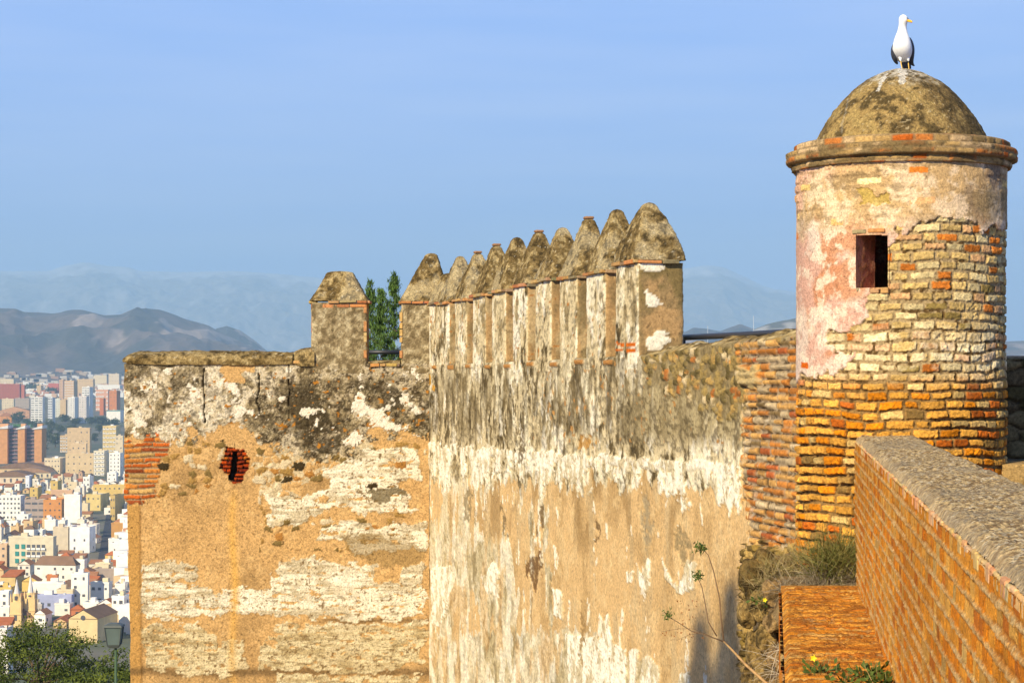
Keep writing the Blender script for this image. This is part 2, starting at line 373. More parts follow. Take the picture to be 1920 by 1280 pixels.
    back_ = [pos[:, :1] + np.array((0.0, dy_, 0)) for dy_ in (1.1, 0.5, 0.2, 0.06)]
    pos = np.concatenate(back_ + [pos], 1); col = np.concatenate([col[:, :1]] * 4 + [col], 1); slot = np.concatenate([slot[:, :1]] * 4 + [slot], 1)
    keep = ~slot; keep = keep[:-1, :-1]
    grid("wall_face", pos, col, M_WALL, wall1, keep=keep)
    # hollow recess behind the hole and body of the wall behind the face
    b = MB(); x0, x1 = w1x(234) + 0.05, w1x(806); zt = w1z(683); yb = Y1 + 1.1
    b.poly([(x0, Y1 + 0.02, zt), (x1 + 1.2, Y1 + 0.02, zt), (x1 + 1.2, yb, zt), (x0, yb, zt)], [(0, 1, 2, 3)])
    b.poly([(x0 + .1, Y1 - 0.0, -5.7), (x0 + .1, yb, -5.7), (x0 + .1, yb, -14), (x0 + .1, Y1 - 0.0, -14)], [(0, 1, 2, 3)])
    b.poly([(x0, yb, zt), (x1 + 1.2, yb, zt), (x1 + 1.2, yb, -14), (x0, yb, -14)], [(0, 1, 2, 3)])
    b.poly([(x0 + .1, Y1, -5.7), (x1, Y1, -5.7), (x1, Y1, -14), (x0 + .1, Y1, -14)], [(3, 2, 1, 0)])
    me = b.mesh("wall_core"); a_ = me.color_attributes.new("Col", 'FLOAT_COLOR', 'POINT')
    a_.data.foreach_set("color", [0.3, 0.23, 0.14, 1] * len(me.vertices))
    link("wall_core", me, M_WALL, wall1)
build_wall1()

def cap_colour(X, Y, Z, seed, pale=0.0):
    """lichen covered mortar"""
    a = fbm3(X * 3, Y * 3, Z * 3, 4, seed); b = fbm3(X * 13, Y * 13, Z * 13, 4, seed + 3, 0.65); c = vn3(X * 48, Y * 48, Z * 48, seed + 6)
    col = flat(X.shape, (0.46, 0.36, 0.20))
    col = mx(col, (0.30, 0.225, 0.115), ss(0.42, 0.58, a)); col = mx(col, (0.13, 0.10, 0.055), ss(0.54, 0.64, b) * 0.85)
    col = mx(col, (0.62, 0.51, 0.31), ss(0.53, 0.66, 1 - b) * 0.8)
    col = mx(col, (0.72, 0.66, 0.52), ss(0.84, 0.92, c) * 0.8 + pale * ss(0.5, 0.6, 1 - a) * 0.7)
    return col, (b - 0.5) * 0.03 + (c - 0.5) * 0.010
def loft(name, cx, cy, d, zs, ha, hb, mat, parent, colfn, amp=1.0, shift=None, top=True, rnd=0.16, step=0.022):
    """rounded-rectangle loft; d = unit vector along the length; ha, hb half sizes at each height"""
    zs = np.asarray(zs, float); ha = np.asarray(ha, float); hb = np.asarray(hb, float)
    na = max(6, int(2 * ha.max() / step)); nb = max(6, int(2 * hb.max() / step))
    t = np.concatenate([np.stack([np.linspace(-1, 1, na, False), -np.ones(na)], 1), np.stack([np.ones(nb), np.linspace(-1, 1, nb, False)], 1),
                        np.stack([np.linspace(1, -1, na, False), np.ones(na)], 1), np.stack([-np.ones(nb), np.linspace(1, -1, nb, False)], 1)])
    p = 2 / rnd; rr = (np.abs(t[:, 0]) ** p + np.abs(t[:, 1]) ** p) ** (1 / p); t = t / rr[:, None]
    A = t[None, :, 0] * ha[:, None]; B = t[None, :, 1] * hb[:, None]
    if shift is not None: A = A + np.asarray(shift)[:, None]
    nx, ny = d; X = cx + A * nx - B * ny; Y = cy + A * ny + B * nx; Z = np.repeat(zs[:, None], X.shape[1], 1)
    face = np.where(np.abs(t[:, 0]) > np.abs(t[:, 1]), np.where(t[:, 0] > 0, 1, 3), np.where(t[:, 1] > 0, 2, 0))[None].repeat(len(zs), 0)
    col, h = colfn(X, Y, Z, face); h = h * amp
    no = t / np.linalg.norm(t, axis=1)[:, None]
    sq = np.minimum(1, np.minimum(ha, hb) / 0.12)[:, None]
    X = X + (no[None, :, 0] * nx - no[None, :, 1] * ny) * h * sq; Y = Y + (no[None, :, 0] * ny + no[None, :, 1] * nx) * h * sq
    pos = np.stack([X, Y, Z], -1)
    if top:
        c = pos[-1].mean(0); tl = []
        for k in (0.66, 0.33, 0.02): tl.append(c + (pos[-1] - c) * k + np.array((0, 0, 0.012 * (1 - k))))
        pos = np.concatenate([pos, np.array(tl)]); col = np.concatenate([col, np.repeat(col[-1:], 3, 0)])
    return grid(name, pos, col, mat, parent, wrap=True)
def tiles(name, pts, parent, seed, th=0.035, depth=0.12, out_=0.045, z=None, ln=0.3, gap=0.012, skip=0.0, jit=1.0):
    """course of flat clay tiles along a polyline (points (x, y, z)), projecting to the right-hand side"""
    r = random.Random(seed); V = []; Fc = []; C = []
    for i in range(len(pts) - 1):
        p, q = Vector(pts[i]), Vector(pts[i + 1]); L = (q - p).length; t = (q - p).normalized(); o = Vector((t.y, -t.x, 0)).normalized(); s = 0.0
        while s < L - 0.04:
            l = min(ln * r.uniform(0.6, 1.15), L - s)
            if r.random() >= skip:
                c = p + t * (s + l / 2) + o * (out_ - depth / 2 + r.uniform(-0.012, 0.012) * jit) + Vector((0, 0, r.uniform(-0.006, 0.006) * jit))
                k = (l - gap) / 2; rot = r.uniform(-0.03, 0.03); tt = (t + Vector((0, 0, rot))).normalized()
                m = MB().quad_box(c, tt * k, o * depth / 2, Vector((0, 0, th / 2 * r.uniform(0.8, 1.15))))
                b = len(V); V += m.v; Fc += [tuple(b + j for j in f) for f in m.f]
                cc = r.choice([(0.64, 0.38, 0.16), (0.62, 0.33, 0.13), (0.66, 0.43, 0.2)] if jit < 1 else [(0.46, 0.22, 0.08), (0.45, 0.25, 0.10), (0.48, 0.28, 0.12), (0.36, 0.15, 0.06), (0.34, 0.24, 0.13), (0.22, 0.16, 0.09)])
                C += [tuple(x * r.uniform(0.85, 1.1) for x in cc)] * 8
            s += l
    me = np_mesh(name, np.array(V), np.array(Fc), np.array(C), smooth=False)
    o = link(name, me, M_TILE, parent)
    bv = o.modifiers.new("worn_edges", 'BEVEL'); bv.width = 0.007; bv.segments = 2
    return o

# coping along the left part of the wall
def build_coping(pxa, pxb, pyt, seed, endround=True):
    x0, x1 = w1x(pxa), w1x(pxb); xs = np.linspace(x0, x1, int((x1 - x0) / 0.02)); an = np.linspace(-0.35, math.pi, 46)
    A, X = np.meshgrid(an, xs, indexing='ij'); hgt = w1z(pyt) - w1z(675)
    prof = np.ones_like(X)
    if endround: prof = np.sqrt(np.clip(1 - ((w1x(pxa) + 0.42 - X).clip(0, 0.42) / 0.42) ** 2.5, 0, 1))
    hg = hgt * prof * (0.92 + 0.16 * vn2(X * 1.3, X * 0, seed))
    Yc = Y1 + 0.30; Yp = Yc - 0.37 * np.cos(A) * (0.75 + 0.25 * prof); Zp = w1z(676) + hg * np.sign(np.sin(A)) * np.abs(np.sin(A)) ** 0.8
    col, h = cap_colour(X, Yp, Zp, seed); h = h + (fbm2(X * 6, A * 2, 3, seed) - 0.5) * 0.05
    pos = np.stack([X, Yp - np.cos(A) * h, Zp + np.sin(A) * h], -1)
    return grid("coping", pos, col, M_CAP, wall1, flip=False)
build_coping(228, 549, 657, 300)
build_coping(540, 590, 650, 310)
tiles("tile_course", [(w1x(259), Y1, w1z(677)), (w1x(548), Y1, w1z(675.5))], wall1, 3, th=0.055, depth=0.2, ln=0.42)
tiles("tile_course", [(w1x(540), Y1 - 0.01, w1z(679)), (w1x(585), Y1 - 0.01, w1z(677))], wall1, 4, th=0.05, depth=0.2, ln=0.4)
tiles("tile_course", [(w1x(694), Y1, w1z(685)), (w1x(750), Y1, w1z(684))], wall1, 5, th=0.05, depth=0.2, ln=0.17)
def sill_mound(pa, pb):
    xs = np.linspace(w1x(pa), w1x(pb), 30); an = np.linspace(0, math.pi, 20); A, X = np.meshgrid(an, xs, indexing='ij')
    Yp = Y1 + 0.27 - 0.30 * np.cos(A); Zp = w1z(683) + 0.07 * np.sin(A); col, h = cap_colour(X, Yp, Zp, 71)
    grid("sill", np.stack([X, Yp, Zp + h], -1), col, M_CAP, wall1)
sill_mound(690, 750)

def merlon(parent, ca, cb, cy_front, thick, d, z0, z1, ztip, topa, topb, seed, bodycol, capover=0.03, tip_c=0.5, concave=0.0, label=None, zb=-0.15):
    """merlon from distance ca to cb along d starting at origin point cy_front (x, y); front face there, thickness behind"""
    ox, oy = cy_front; half = (cb - ca) / 2; mid = (ca + cb) / 2
    inx, iny = -d[1], d[0]           # inward direction: left-hand normal of d
    cx = ox + d[0] * mid + inx * thick / 2; cy = oy + d[1] * mid + iny * thick / 2
    n = int((z1 - z0 - zb) / 0.022); zs = np.linspace(z0 + zb, z1, n)
    body = loft("merlon", cx, cy, d, zs, np.full(n, half), np.full(n, thick / 2), M_WALL if d[0] > 0.9 else M_STREAK, parent, bodycol, rnd=0.12)
    if label: body["label"] = label
    n = int((ztip - z1) / 0.02) + 8; t = np.linspace(0, 1, n); zc = z1 + 0.03 + (ztip - z1 - 0.03) * t
    k = t ** (1 + concave) ; k = np.where(t > 0.9, 1 - (1 - k) * 1.0, k)
    ha = (half + capover) * (1 - k) + topa * k; hb = (thick / 2 + capover) * (1 - k) + topb * k
    ha = ha * np.where(t > 0.95, np.sqrt(np.clip(1 - ((t - 0.95) / 0.05) ** 2 * 0.5, 0, 1)), 1)
    hb = hb * np.where(t > 0.95, np.sqrt(np.clip(1 - ((t - 0.95) / 0.05) ** 2 * 0.5, 0, 1)), 1)
    hk = 2 * half * (tip_c - 0.5)
    cap = loft("cap", cx, cy, d, zc, ha, hb, M_CAP, body, lambda X, Y, Z, f: cap_colour(X, Y, Z, seed, 0.4), shift=hk * k, rnd=0.2, amp=1.7)
    def pt(a, b): return (ox + d[0] * a + inx * b, oy + d[1] * a + iny * b, z1 + 0.01)
    # tile course around the front and both ends (outer side to the right of travel)
    tiles("tile_course", [pt(ca - 0.005, thick), pt(ca - 0.005, 0), pt(cb + 0.005, 0), pt(cb + 0.005, thick)], body, seed, th=0.042, ln=0.28, skip=0.06)
    return body
def m1_colour(X, Y, Z, f):
    a = fbm3(X * 3, Y * 3, Z * 3, 4, 401); b = fbm3(X * 12, Y * 12, Z * 12, 4, 402, 0.68); c = vn3(X * 45, Y * 45, Z * 45, 403)
    col = flat(X.shape, (0.42, 0.35, 0.235)); col = mx(col, (0.24, 0.19, 0.12), ss(0.5, 0.64, b) * 0.85)
    col = mx(col, (0.60, 0.53, 0.39), ss(0.52, 0.64, 1 - b) * 0.8); col = mx(col, (0.17, 0.14, 0.085), ss(0.6, 0.8, c) * 0.5)
    # orange bricks at the corners
    bm, r1, r2, r3 = bricks(X + Y, Z, 0.2, 0.105, 44)
    tcol = pal(r1, [((0.58, 0.32, 0.09), 2), ((0.55, 0.2, 0.05), 1), ((0.56, 0.45, 0.26), 2)])
    e = ((f == 1) | (f == 3)) | False
    return mx(col, tcol, (e * bm * (a > 0.42)) * 0.8), (b - 0.5) * 0.035 + (c - 0.5) * 0.01
dx = (1.0, 0.0)
m = merlon(wall1, w1x(583), w1x(688), (0, Y1 - 0.015), 0.55, dx, w1z(683), w1z(567), w1z(508), 0.21, 0.08, 21, m1_colour, concave=-0.12, capover=0.035)
tiles("brick_band", [(w1x(584), Y1 - 0.015, w1z(573)), (w1x(688), Y1 - 0.015, w1z(573))], m, 31, th=0.06, depth=0.1, out_=0.012, ln=0.3, skip=0.2)
for k_, (pxq, s0) in enumerate(((687, 33), (752, 34))):
    # vertical edge of brick quoins
    rr = random.Random(s0); zz = w1z(672)
    V = []; Fq = []; C = []
    while zz < w1z(575):
        l = rr.uniform(0.08, 0.2)
        mbx = MB().quad_box((w1x(pxq) - (0.02 if k_ == 0 else -0.0), Y1 + 0.02, zz + l / 2), (0.024, 0, 0), (0, 0.045, 0), (0, 0, l / 2 - 0.01))
        b = len(V); V += mbx.v; Fq += [tuple(b + j for j in f) for f in mbx.f]
        C += [rr.choice([(0.50, 0.32, 0.12), (0.48, 0.34, 0.15), (0.42, 0.2, 0.08)])] * 8; zz += l + (0.12 if rr.random() < 0.3 else 0)
    o = link("quoin_bricks", np_mesh("quoin_bricks", np.array(V), np.array(Fq), np.array(C), False), M_TILE, m if k_ == 0 else wall1)

# ------------------------------------------------------------------ long toothed wall
D2 = np.array((-0.2554, 0.9668)); O2 = np.array((1.226, 24.2))    # direction away from the camera, point at its first merlon
IN2 = np.array((0.9668, 0.2554))                                    # into the wall
def q2(px): Y = 28943.0 / (px + 43.6); return (Y - O2[1]) / D2[1]
S0, S1 = -7.4, 10.28
def ztop2(s): return np.interp(s, [-7.4, -4.2, -0.9, 0, 5, 10.3], [0.36, 0.30, 0.17, 0.17, 0.13, 0.10])
wall2 = empty("curtain_wall", (O2[0], O2[1], -13), label="long streaked wall with a row of pointed merlons running back from the sentry tower", cat="fortress wall")
def streak_colour(S, Z, px, py, seed):
    """vertical run-off streaks of lime and grime, S along the wall"""
    st = fbm2(S * 3.2, Z * 1.7, 5, seed, 0.66); st2 = fbm2(S * 7.5, Z * 4.2, 5, seed + 5, 0.68); g = fbm2(S * 12, Z * 22, 3, seed + 9, 0.65); big = fbm2(S * 0.8, Z * 0.9, 4, seed + 13)
    col = flat(S.shape, (0.64, 0.55, 0.385))
    col = mx(col, (0.74, 0.67, 0.52), ss(0.50, 0.60, st)); col = mx(col, (0.33, 0.265, 0.16), ss(0.50, 0.62, st2) * 0.85)
    col = mx(col, (0.15, 0.115, 0.062), ss(0.56, 0.66, st2) * ss(0.40, 0.55, big) * 0.9)
    col = mx(col, (0.82, 0.76, 0.64), ss(0.58, 0.66, fbm2(S * 3.5, Z * 2.4, 5, seed + 20, 0.65)) * 0.9)
    col = mx(col, col * 0.5, ss(0.54, 0.68, g) * 0.8)
    return col, st, st2, g, big
def build_wall2():
    # non-uniform steps: finer where the wall is near
    S = np.concatenate([np.arange(S0, -3.0, 0.012), np.arange(-3.0, S1, 0.025)]); zz = np.concatenate([[-14, -9], np.arange(-6.1, -0.02, 0.0165)])
    n_f = len(zz); up = np.linspace(-0.02, 0, 3)
    SS, ZZ = np.meshgrid(S, zz)
    zt = ztop2(SS); v = (zz[:, None] + 6.1) / 6.08
    Z = np.where(zz[:, None] > -1.6, -1.6 + (zz[:, None] + 1.6) / 1.58 * (zt + 1.6), ZZ)
    Xb = O2[0] + SS * D2[0]; Yb = O2[1] + SS * D2[1]
    px = HX + Xb / Yb * F; py = HY - Z / Yb * F
    U = SS; a, b, c, d = wall_noise_set(U, Z, 500)
    wx = px + (fbm2(U * 4, Z * 4, 4, 531, 0.6) - 0.5) * 34; wy = py + (fbm2(U * 5, Z * 2.2, 4, 577, 0.6) - 0.5) * 56
    col, st, st2, g, big = streak_colour(U, Z, px, py, 600)
    h = (g - 0.5) * 0.02 + (st - 0.5) * 0.04 + (st2 - 0.5) * 0.015
    gm = ss(0.44, 0.58, fbm2(U * 3.4, Z * 1.1, 5, 801, 0.66)) * ss(845, 790, py) * ss(560, 690, py + 60 * a); col = mx(col, (0.20, 0.155, 0.085), gm * 0.62)
    gm = ss(0.50, 0.60, fbm2(U * 6.0, Z * 1.6, 5, 811, 0.68)) * ss(860, 780, py); col = mx(col, (0.10, 0.078, 0.045), gm * 0.45)
    # greyer and rougher to the right of the last merlon
    k = ss(1130, 1230, px) * ss(850, 800, py)
    gc = mx(flat(U.shape, (0.34, 0.28, 0.17)), (0.55, 0.47, 0.31), ss(0.5, 0.6, st2)); gc = mx(gc, (0.18, 0.14, 0.08), ss(0.52, 0.64, g) * 0.7)
    col = mx(col, gc, k * 0.75)
    # ochre rubble towards the top right
    f1, f2, cid = voro(U * 8.5 + (b - 0.5) * 1.6, Z * 12 + (c - 0.5) * 1.2, 61)
    zone = inpoly(wx, wy, [(1200, 640), (1500, 600), (1500, 700), (1420, 760), (1390, 790), (1330, 770), (1240, 730), (1205, 700)])
    rid = h2(np.floor(cid * 9999), np.floor(cid * 777), 4)
    sc = pal(rid, [((0.36, 0.28, 0.14), 4), ((0.44, 0.32, 0.15), 1.4), ((0.44, 0.22, 0.09), 0.4), ((0.20, 0.16, 0.08), 4), ((0.60, 0.50, 0.34), 1.5)])
    stn = zone & (f2 - f1 > 0.08 + 0.1 * b) & (cid > 0.45)
    col = np.where(zone[..., None], mx(col, (0.30, 0.24, 0.14), 0.6), col); col = np.where(stn[..., None], sc * (0.8 + 0.4 * g)[..., None], col)
    h = h + stn * 0.03 * ss(0.08, 0.35, f2 - f1)
    fl = (fbm2(U * 9, Z * 11, 2, 644) > 0.79) & (py < 830) & (px > 1000); col = np.where(fl[..., None], np.array((0.48, 0.30, 0.14)), col)
    # lower left: mixed greys, lower right: smooth tan render
    tn = flat(U.shape, (0.64, 0.475, 0.28)); tn = mx(tn, (0.54, 0.395, 0.225), ss(0.45, 0.62, fbm2(U * 1.6, Z * 0.8, 4, 655))); tn = mx(tn, (0.72, 0.57, 0.36), ss(0.5, 0.65, b) * 0.5); tn = mx(tn, np.array(TAN) * 0.75, ss(0.68, 0.8, c) * 0.4)
    low = wy > 905 + (st - 0.5) * 80
    cr_ = mx(flat(U.shape, (0.70, 0.62, 0.47)), (0.50, 0.42, 0.27), ss(0.42, 0.6, fbm2(U * 1.7, Z * 1.5, 5, 821, 0.62))); cr_ = mx(cr_, (0.80, 0.75, 0.63), ss(0.52, 0.62, fbm2(U * 2.6, Z * 2.0, 5, 825, 0.6)))
    cr_ = mx(cr_, TAN, ss(0.55, 0.62, fbm2(U * 2.2, Z * 1.3, 4, 829, 0.6)) * 0.8); col = mx(col, cr_, low * 0.62)
    pf = 0.55 * ss(760, 700, px * 0 + py) * ss(1130, 1060, px); col = mx(col, (0.66, 0.58, 0.42), pf * ss(0.52, 0.44, st2))
    tanr = low & ((wx > 1030) | (fbm2(U * 2.2, Z * 1.0, 4, 660) > 0.56))
    tanr |= inpoly(wx, wy, [(1390, 780), (1420, 790), (1420, 1400), (1330, 1400), (1340, 980), (1385, 930)])
    tanr &= ~inpoly(wx, wy, [(800, 1195), (1010, 1180), (1065, 1185), (1130, 1190), (1180, 1230), (1230, 1236), (1238, 1400), (800, 1400)])
    col = np.where(tanr[..., None], tn, col); h = np.where(tanr, (c - 0.5) * 0.008 + (b - 0.5) * 0.01, h)
    rg_ = ss(0.52, 0.62, fbm2(U * 3.2, Z * 0.9, 5, 841, 0.68)) * tanr; col = mx(col, (0.50, 0.42, 0.29), rg_ * 0.38)
    sp_ = (fbm2(U * 3.6, Z * 1.6, 5, 851, 0.68) > 0.70) & tanr & (px < 1330); col = np.where(sp_[..., None], np.array((0.78, 0.71, 0.58)), col); h = h + sp_ * 0.010
    # dirtier brown runs in the tan render
    br = ss(0.60, 0.70, fbm2(U * 2.5, Z * 0.9, 4, 671)) * tanr * ss(1080, 960, py); col = mx(col, (0.32, 0.22, 0.11), br * 0.55)
    # the lime band
    off = (px - 805) * 0.062; top = 833 + off + (fbm2(U * 4, Z * 0, 4, 680) - 0.5) * 24; bot = top + 50 + (fbm2(U * 2.5, Z * 0.3, 4, 690, 0.65) - 0.5) * 190 - ss(1010, 1060, px) * 12 + ss(1230, 1370, px) * 26 * ss(1395, 1370, px)
    band = (py > top) & (py < bot) & (px < 1388 + (c - 0.5) * 30)
    thin = inpoly(wx, wy, [(1100, 880), (1150, 885), (1160, 930), (1120, 940), (1090, 920)])
    wc = mx(flat(U.shape, (0.82, 0.77, 0.66)), (0.58, 0.50, 0.35), ss(0.46, 0.60, st2) * 0.9); wc = mx(wc, (0.5, 0.40, 0.26), ss(0.64, 0.74, c))
    band &= ~((fbm2(U * 4, Z * 4.5, 5, 700, .7) > 0.545 + 0.05 * ss(1010, 960, px)) & (py > top + 18)) & ~thin
    wht = band
    for p in ([(1240, 1045), (1262, 1085), (1275, 1095), (1290, 1050), (1306, 1056), (1304, 1108), (1275, 1112), (1250, 1085)],
              [(1190, 1052), (1200, 1090), (1214, 1118), (1222, 1050), (1214, 1045), (1204, 1075)], [(1172, 1072), (1188, 1070), (1186, 1092), (1174, 1092)],
              [(1064, 1190), (1128, 1196), (1135, 1180), (1150, 1200), (1175, 1215), (1176, 1400), (1068, 1400)],
              [(1182, 1220), (1198, 1216), (1196, 1400), (1180, 1400)], [(1206, 1232), (1222, 1226), (1238, 1250), (1235, 1400), (1205, 1400)],
              [(1276, 1262), (1296, 1256), (1300, 1300), (1270, 1300)],
              [(1128, 1170), (1140, 1150), (1148, 1195), (1130, 1195)],
              [(1035, 1100), (1055, 1108), (1056, 1165), (1042, 1150)],
              [(810, 1065), (850, 1060), (840, 1130), (824, 1178), (812, 1170)], [(905, 1085), (925, 1050), (938, 1075), (935, 1120), (915, 1110)]):
        wht = wht | inpoly(px + (wx - px) * 0.4, py + (wy - py) * 0.3, p)
    col = np.where(wht[..., None], wc, col); h = np.where(wht, 0.018 + (g - 0.5) * 0.02 + (st2 - .5) * 0.02, h)
    for cx, cy, rx, ry, cc in ((1013, 975, 8, 26, (0.22, 0.15, 0.08)), (1003, 1075, 10, 42, (0.20, 0.12, 0.06)), (944, 978, 5, 30, (0.26, 0.2, 0.12)), (1120, 1000, 3, 22, (0.2, 0.14, 0.08)), (1280, 1030, 13, 38, (0.36, 0.29, 0.18)), (880, 950, 9, 26, (0.34, 0.28, 0.18)), (976, 835, 7, 40, (0.19, 0.14, 0.08)), (1098, 828, 14, 14, (0.5, 0.3, 0.11)), (1215, 985, 9, 60, (0.42, 0.35, 0.24)), (1090, 1180, 3, 60, (0.36, 0.26, 0.14))):
        mm = ((wx - cx) / rx) ** 2 + ((wy - cy) / ry) ** 2 < 1; col = mx(col, cc, mm * 0.85 * ss(0.2, 0.5, g)); h = h - mm * 0.012
    # brick facing beside the tower
    bl = 1396 + (c - 0.5) * 26 + ss(900, 1030, py) * 14 - ss(760, 650, py) * 12
    bp = (px > bl) & (py > 640 + (b - 0.5) * 50) & (py < 1010 + (a - 0.5) * 120 + (b - 0.5) * 60 + (px - 1396) * 0.4)
    bm, r1, r2, r3 = bricks(U, Z, 0.25, 0.074, 57, 0.034, 0.020, wob=0.3)
    bc = pal(r1, [((0.66, 0.42, 0.17), 5), ((0.63, 0.31, 0.10), 4), ((0.52, 0.20, 0.08), 1.6), ((0.64, 0.51, 0.31), 2), ((0.32, 0.23, 0.11), .7)]) * (0.75 + 0.4 * r2)[..., None]
    bc = mx(bc, mx(flat(U.shape, (0.46, 0.37, 0.24)), (0.14, 0.10, 0.055), ss(0.44, 0.60, g)), 1 - bm); bc = mx(bc, (0.66, 0.58, 0.43), ss(0.68, 0.76, b) * 0.5)
    col = np.where(bp[..., None], np.clip(bc * (0.72 + 0.4 * g)[..., None] * np.array((1.0, 1.02, 1.15)), 0, 0.85), col); h = np.where(bp, bm * 0.035 * (0.4 + r3) - 0.015, h)
    big_stone = inpoly(wx, wy, [(1392, 690), (1425, 688), (1432, 716), (1400, 722), (1388, 708)]); col = np.where(big_stone[..., None], np.array((0.52, 0.42, 0.25)), col); h = h + big_stone * 0.05
    # below the bricks: earth and loose stones
    er = (py > 1025 + (b - 0.5) * 60) & (px > 1400 + (c - 0.5) * 30); ec = pal(rid, [((0.34, 0.25, 0.10), 3), ((0.20, 0.15, 0.07), 3), ((0.46, 0.34, 0.16), 2)])
    col = np.where(er[..., None], ec, col); h = np.where(er, 0.08 * ss(0.03, 0.4, f2 - f1), h)
    # vertical tile runs where the merlons end, and the orange stubs at the foot of each gap
    for kk in range(1, 10):
        sg = 1.2 * kk - 1.0
        m_ = (np.abs(U - sg) < 0.16) & (np.abs(Z - (zt - 0.03 - 0.04 * h2(np.array([kk]), np.array([3]), 2))) < 0.028)
        col = np.where(m_[..., None], np.array((0.46, 0.27, 0.12)), col); h = h + m_ * 0.03
    er2 = ((np.abs(U - 9.9) < 0.10) | (np.abs(U - 10.2) < 0.08)) & (vn2(U * 3, Z * 7, 5) > 0.6) & (py < 740) ; col = np.where(er2[..., None], np.array((0.60, 0.38, 0.12)), col)
    h = h * ss(S0, S0 + 0.3, SS)
    pos = np.stack([Xb - IN2[0] * h, Yb - IN2[1] * h, Z], -1)
    # roll over the top
    rows = []; cols = []
    last = pos[-1]; tm = np.linspace(0.06, 1, 26)
    for t in tm:
        inn = t * 0.75; lift = 0.07 * math.sin(min(1, t * 2) * math.pi / 2) - 0.25 * max(0, t - 0.85) / 0.15
        nz = (fbm2(S * 5, S * 0 + t * 3, 4, 720) - 0.45) * 0.12 * (S < -0.85)
        rx = O2[0] + S * D2[0] + IN2[0] * inn; ry = O2[1] + S * D2[1] + IN2[1] * inn
        rz = ztop2(S) + lift * np.where(S < -0.85, 1.0, 0.35) + nz * math.sin(min(1, t * 1.2) * math.pi)
        rows.append(np.stack([rx, ry, rz], -1)); cc, hh = cap_colour(rx, ry, rz, 730); rows[-1][:, 2] += hh; cols.append(cc)
    rows.append(np.stack([O2[0] + S * D2[0] + IN2[0] * 0.8, O2[1] + S * D2[1] + IN2[1] * 0.8, S * 0 - 14], -1)); cols.append(cols[-1])
    pos = np.concatenate([pos, np.array(rows)]); col = np.concatenate([col, np.array(cols)])
    grid("wall_face", pos, col, M_STREAK, wall2)
build_wall2()

def m2_colour_factory(seed, endtan):
    def f_(X, Y, Z, f):
        s = (X - O2[0]) * D2[0] + (Y - O2[1]) * D2[1]; t = (X - O2[0]) * IN2[0] + (Y - O2[1]) * IN2[1]
        col, st, st2, g, big = streak_colour(s, Z, None, None, 600)
        h = (g - 0.5) * 0.016 + (st - 0.5) * 0.02
        a = fbm3(X * 4, Y * 4, Z * 4, 4, seed)
        et = mx(flat(X.shape, (0.48, 0.345, 0.20)), (0.36, 0.27, 0.16), ss(0.45, 0.6, a)); et = mx(et, (0.58, 0.48, 0.32), ss(0.5, 0.62, fbm3(X * 7, Y * 7, Z * 3, 4, seed + 8)) * 0.6 * (seed != 900))
        if endtan < 1: et = mx(et, (0.28, 0.23, 0.14), ss(0.42, 0.6, fbm3(X * 9, Y * 9, Z * 5, 4, seed + 2)) * (1 - endtan))
        end = (f != 0) if False else (f == 3) | (f == 1)
        col = np.where(end[..., None], et, col)
        # whitewash flecks and brick bits
        if seed == 900:
            px = HX + X / Y * F; py = HY - Z / Y * F
            gg = ss(0.44, 0.6, a) * ss(610, 540, py)
            col = mx(col, (0.27, 0.215, 0.115), end * gg * 0.9)
            for p in ([(1197, 494), (1240, 492), (1252, 497), (1236, 512), (1212, 508)], [(1209, 541), (1222, 552), (1238, 570), (1220, 575), (1215, 562)], [(1214, 632), (1228, 622), (1250, 626), (1256, 640), (1245, 655), (1222, 657), (1212, 645)]):
                m_ = inpoly(px + (a - 0.5) * 30, py + (g - 0.5) * 12, p) & end; col = np.where(m_[..., None], np.array((0.80, 0.75, 0.64)), col); h = h + m_ * 0.012
            bb = ((np.abs(py - 645) < 3.5) | (np.abs(py - 656) < 3)) & (px < 1192) & (a > 0.4); col = np.where(bb[..., None], np.array(ORANGE), col)
        else:
            fl = (vn3(X * 14, Y * 14, Z * 22, seed + 4) > 0.86) & (t < 0.3); col = np.where(fl[..., None], np.array((0.46, 0.26, 0.11)), col)
        return col, h
    return f_
DM = (-D2[0], -D2[1])      # merlons are laid out towards the camera so that inward is to the left of travel... 
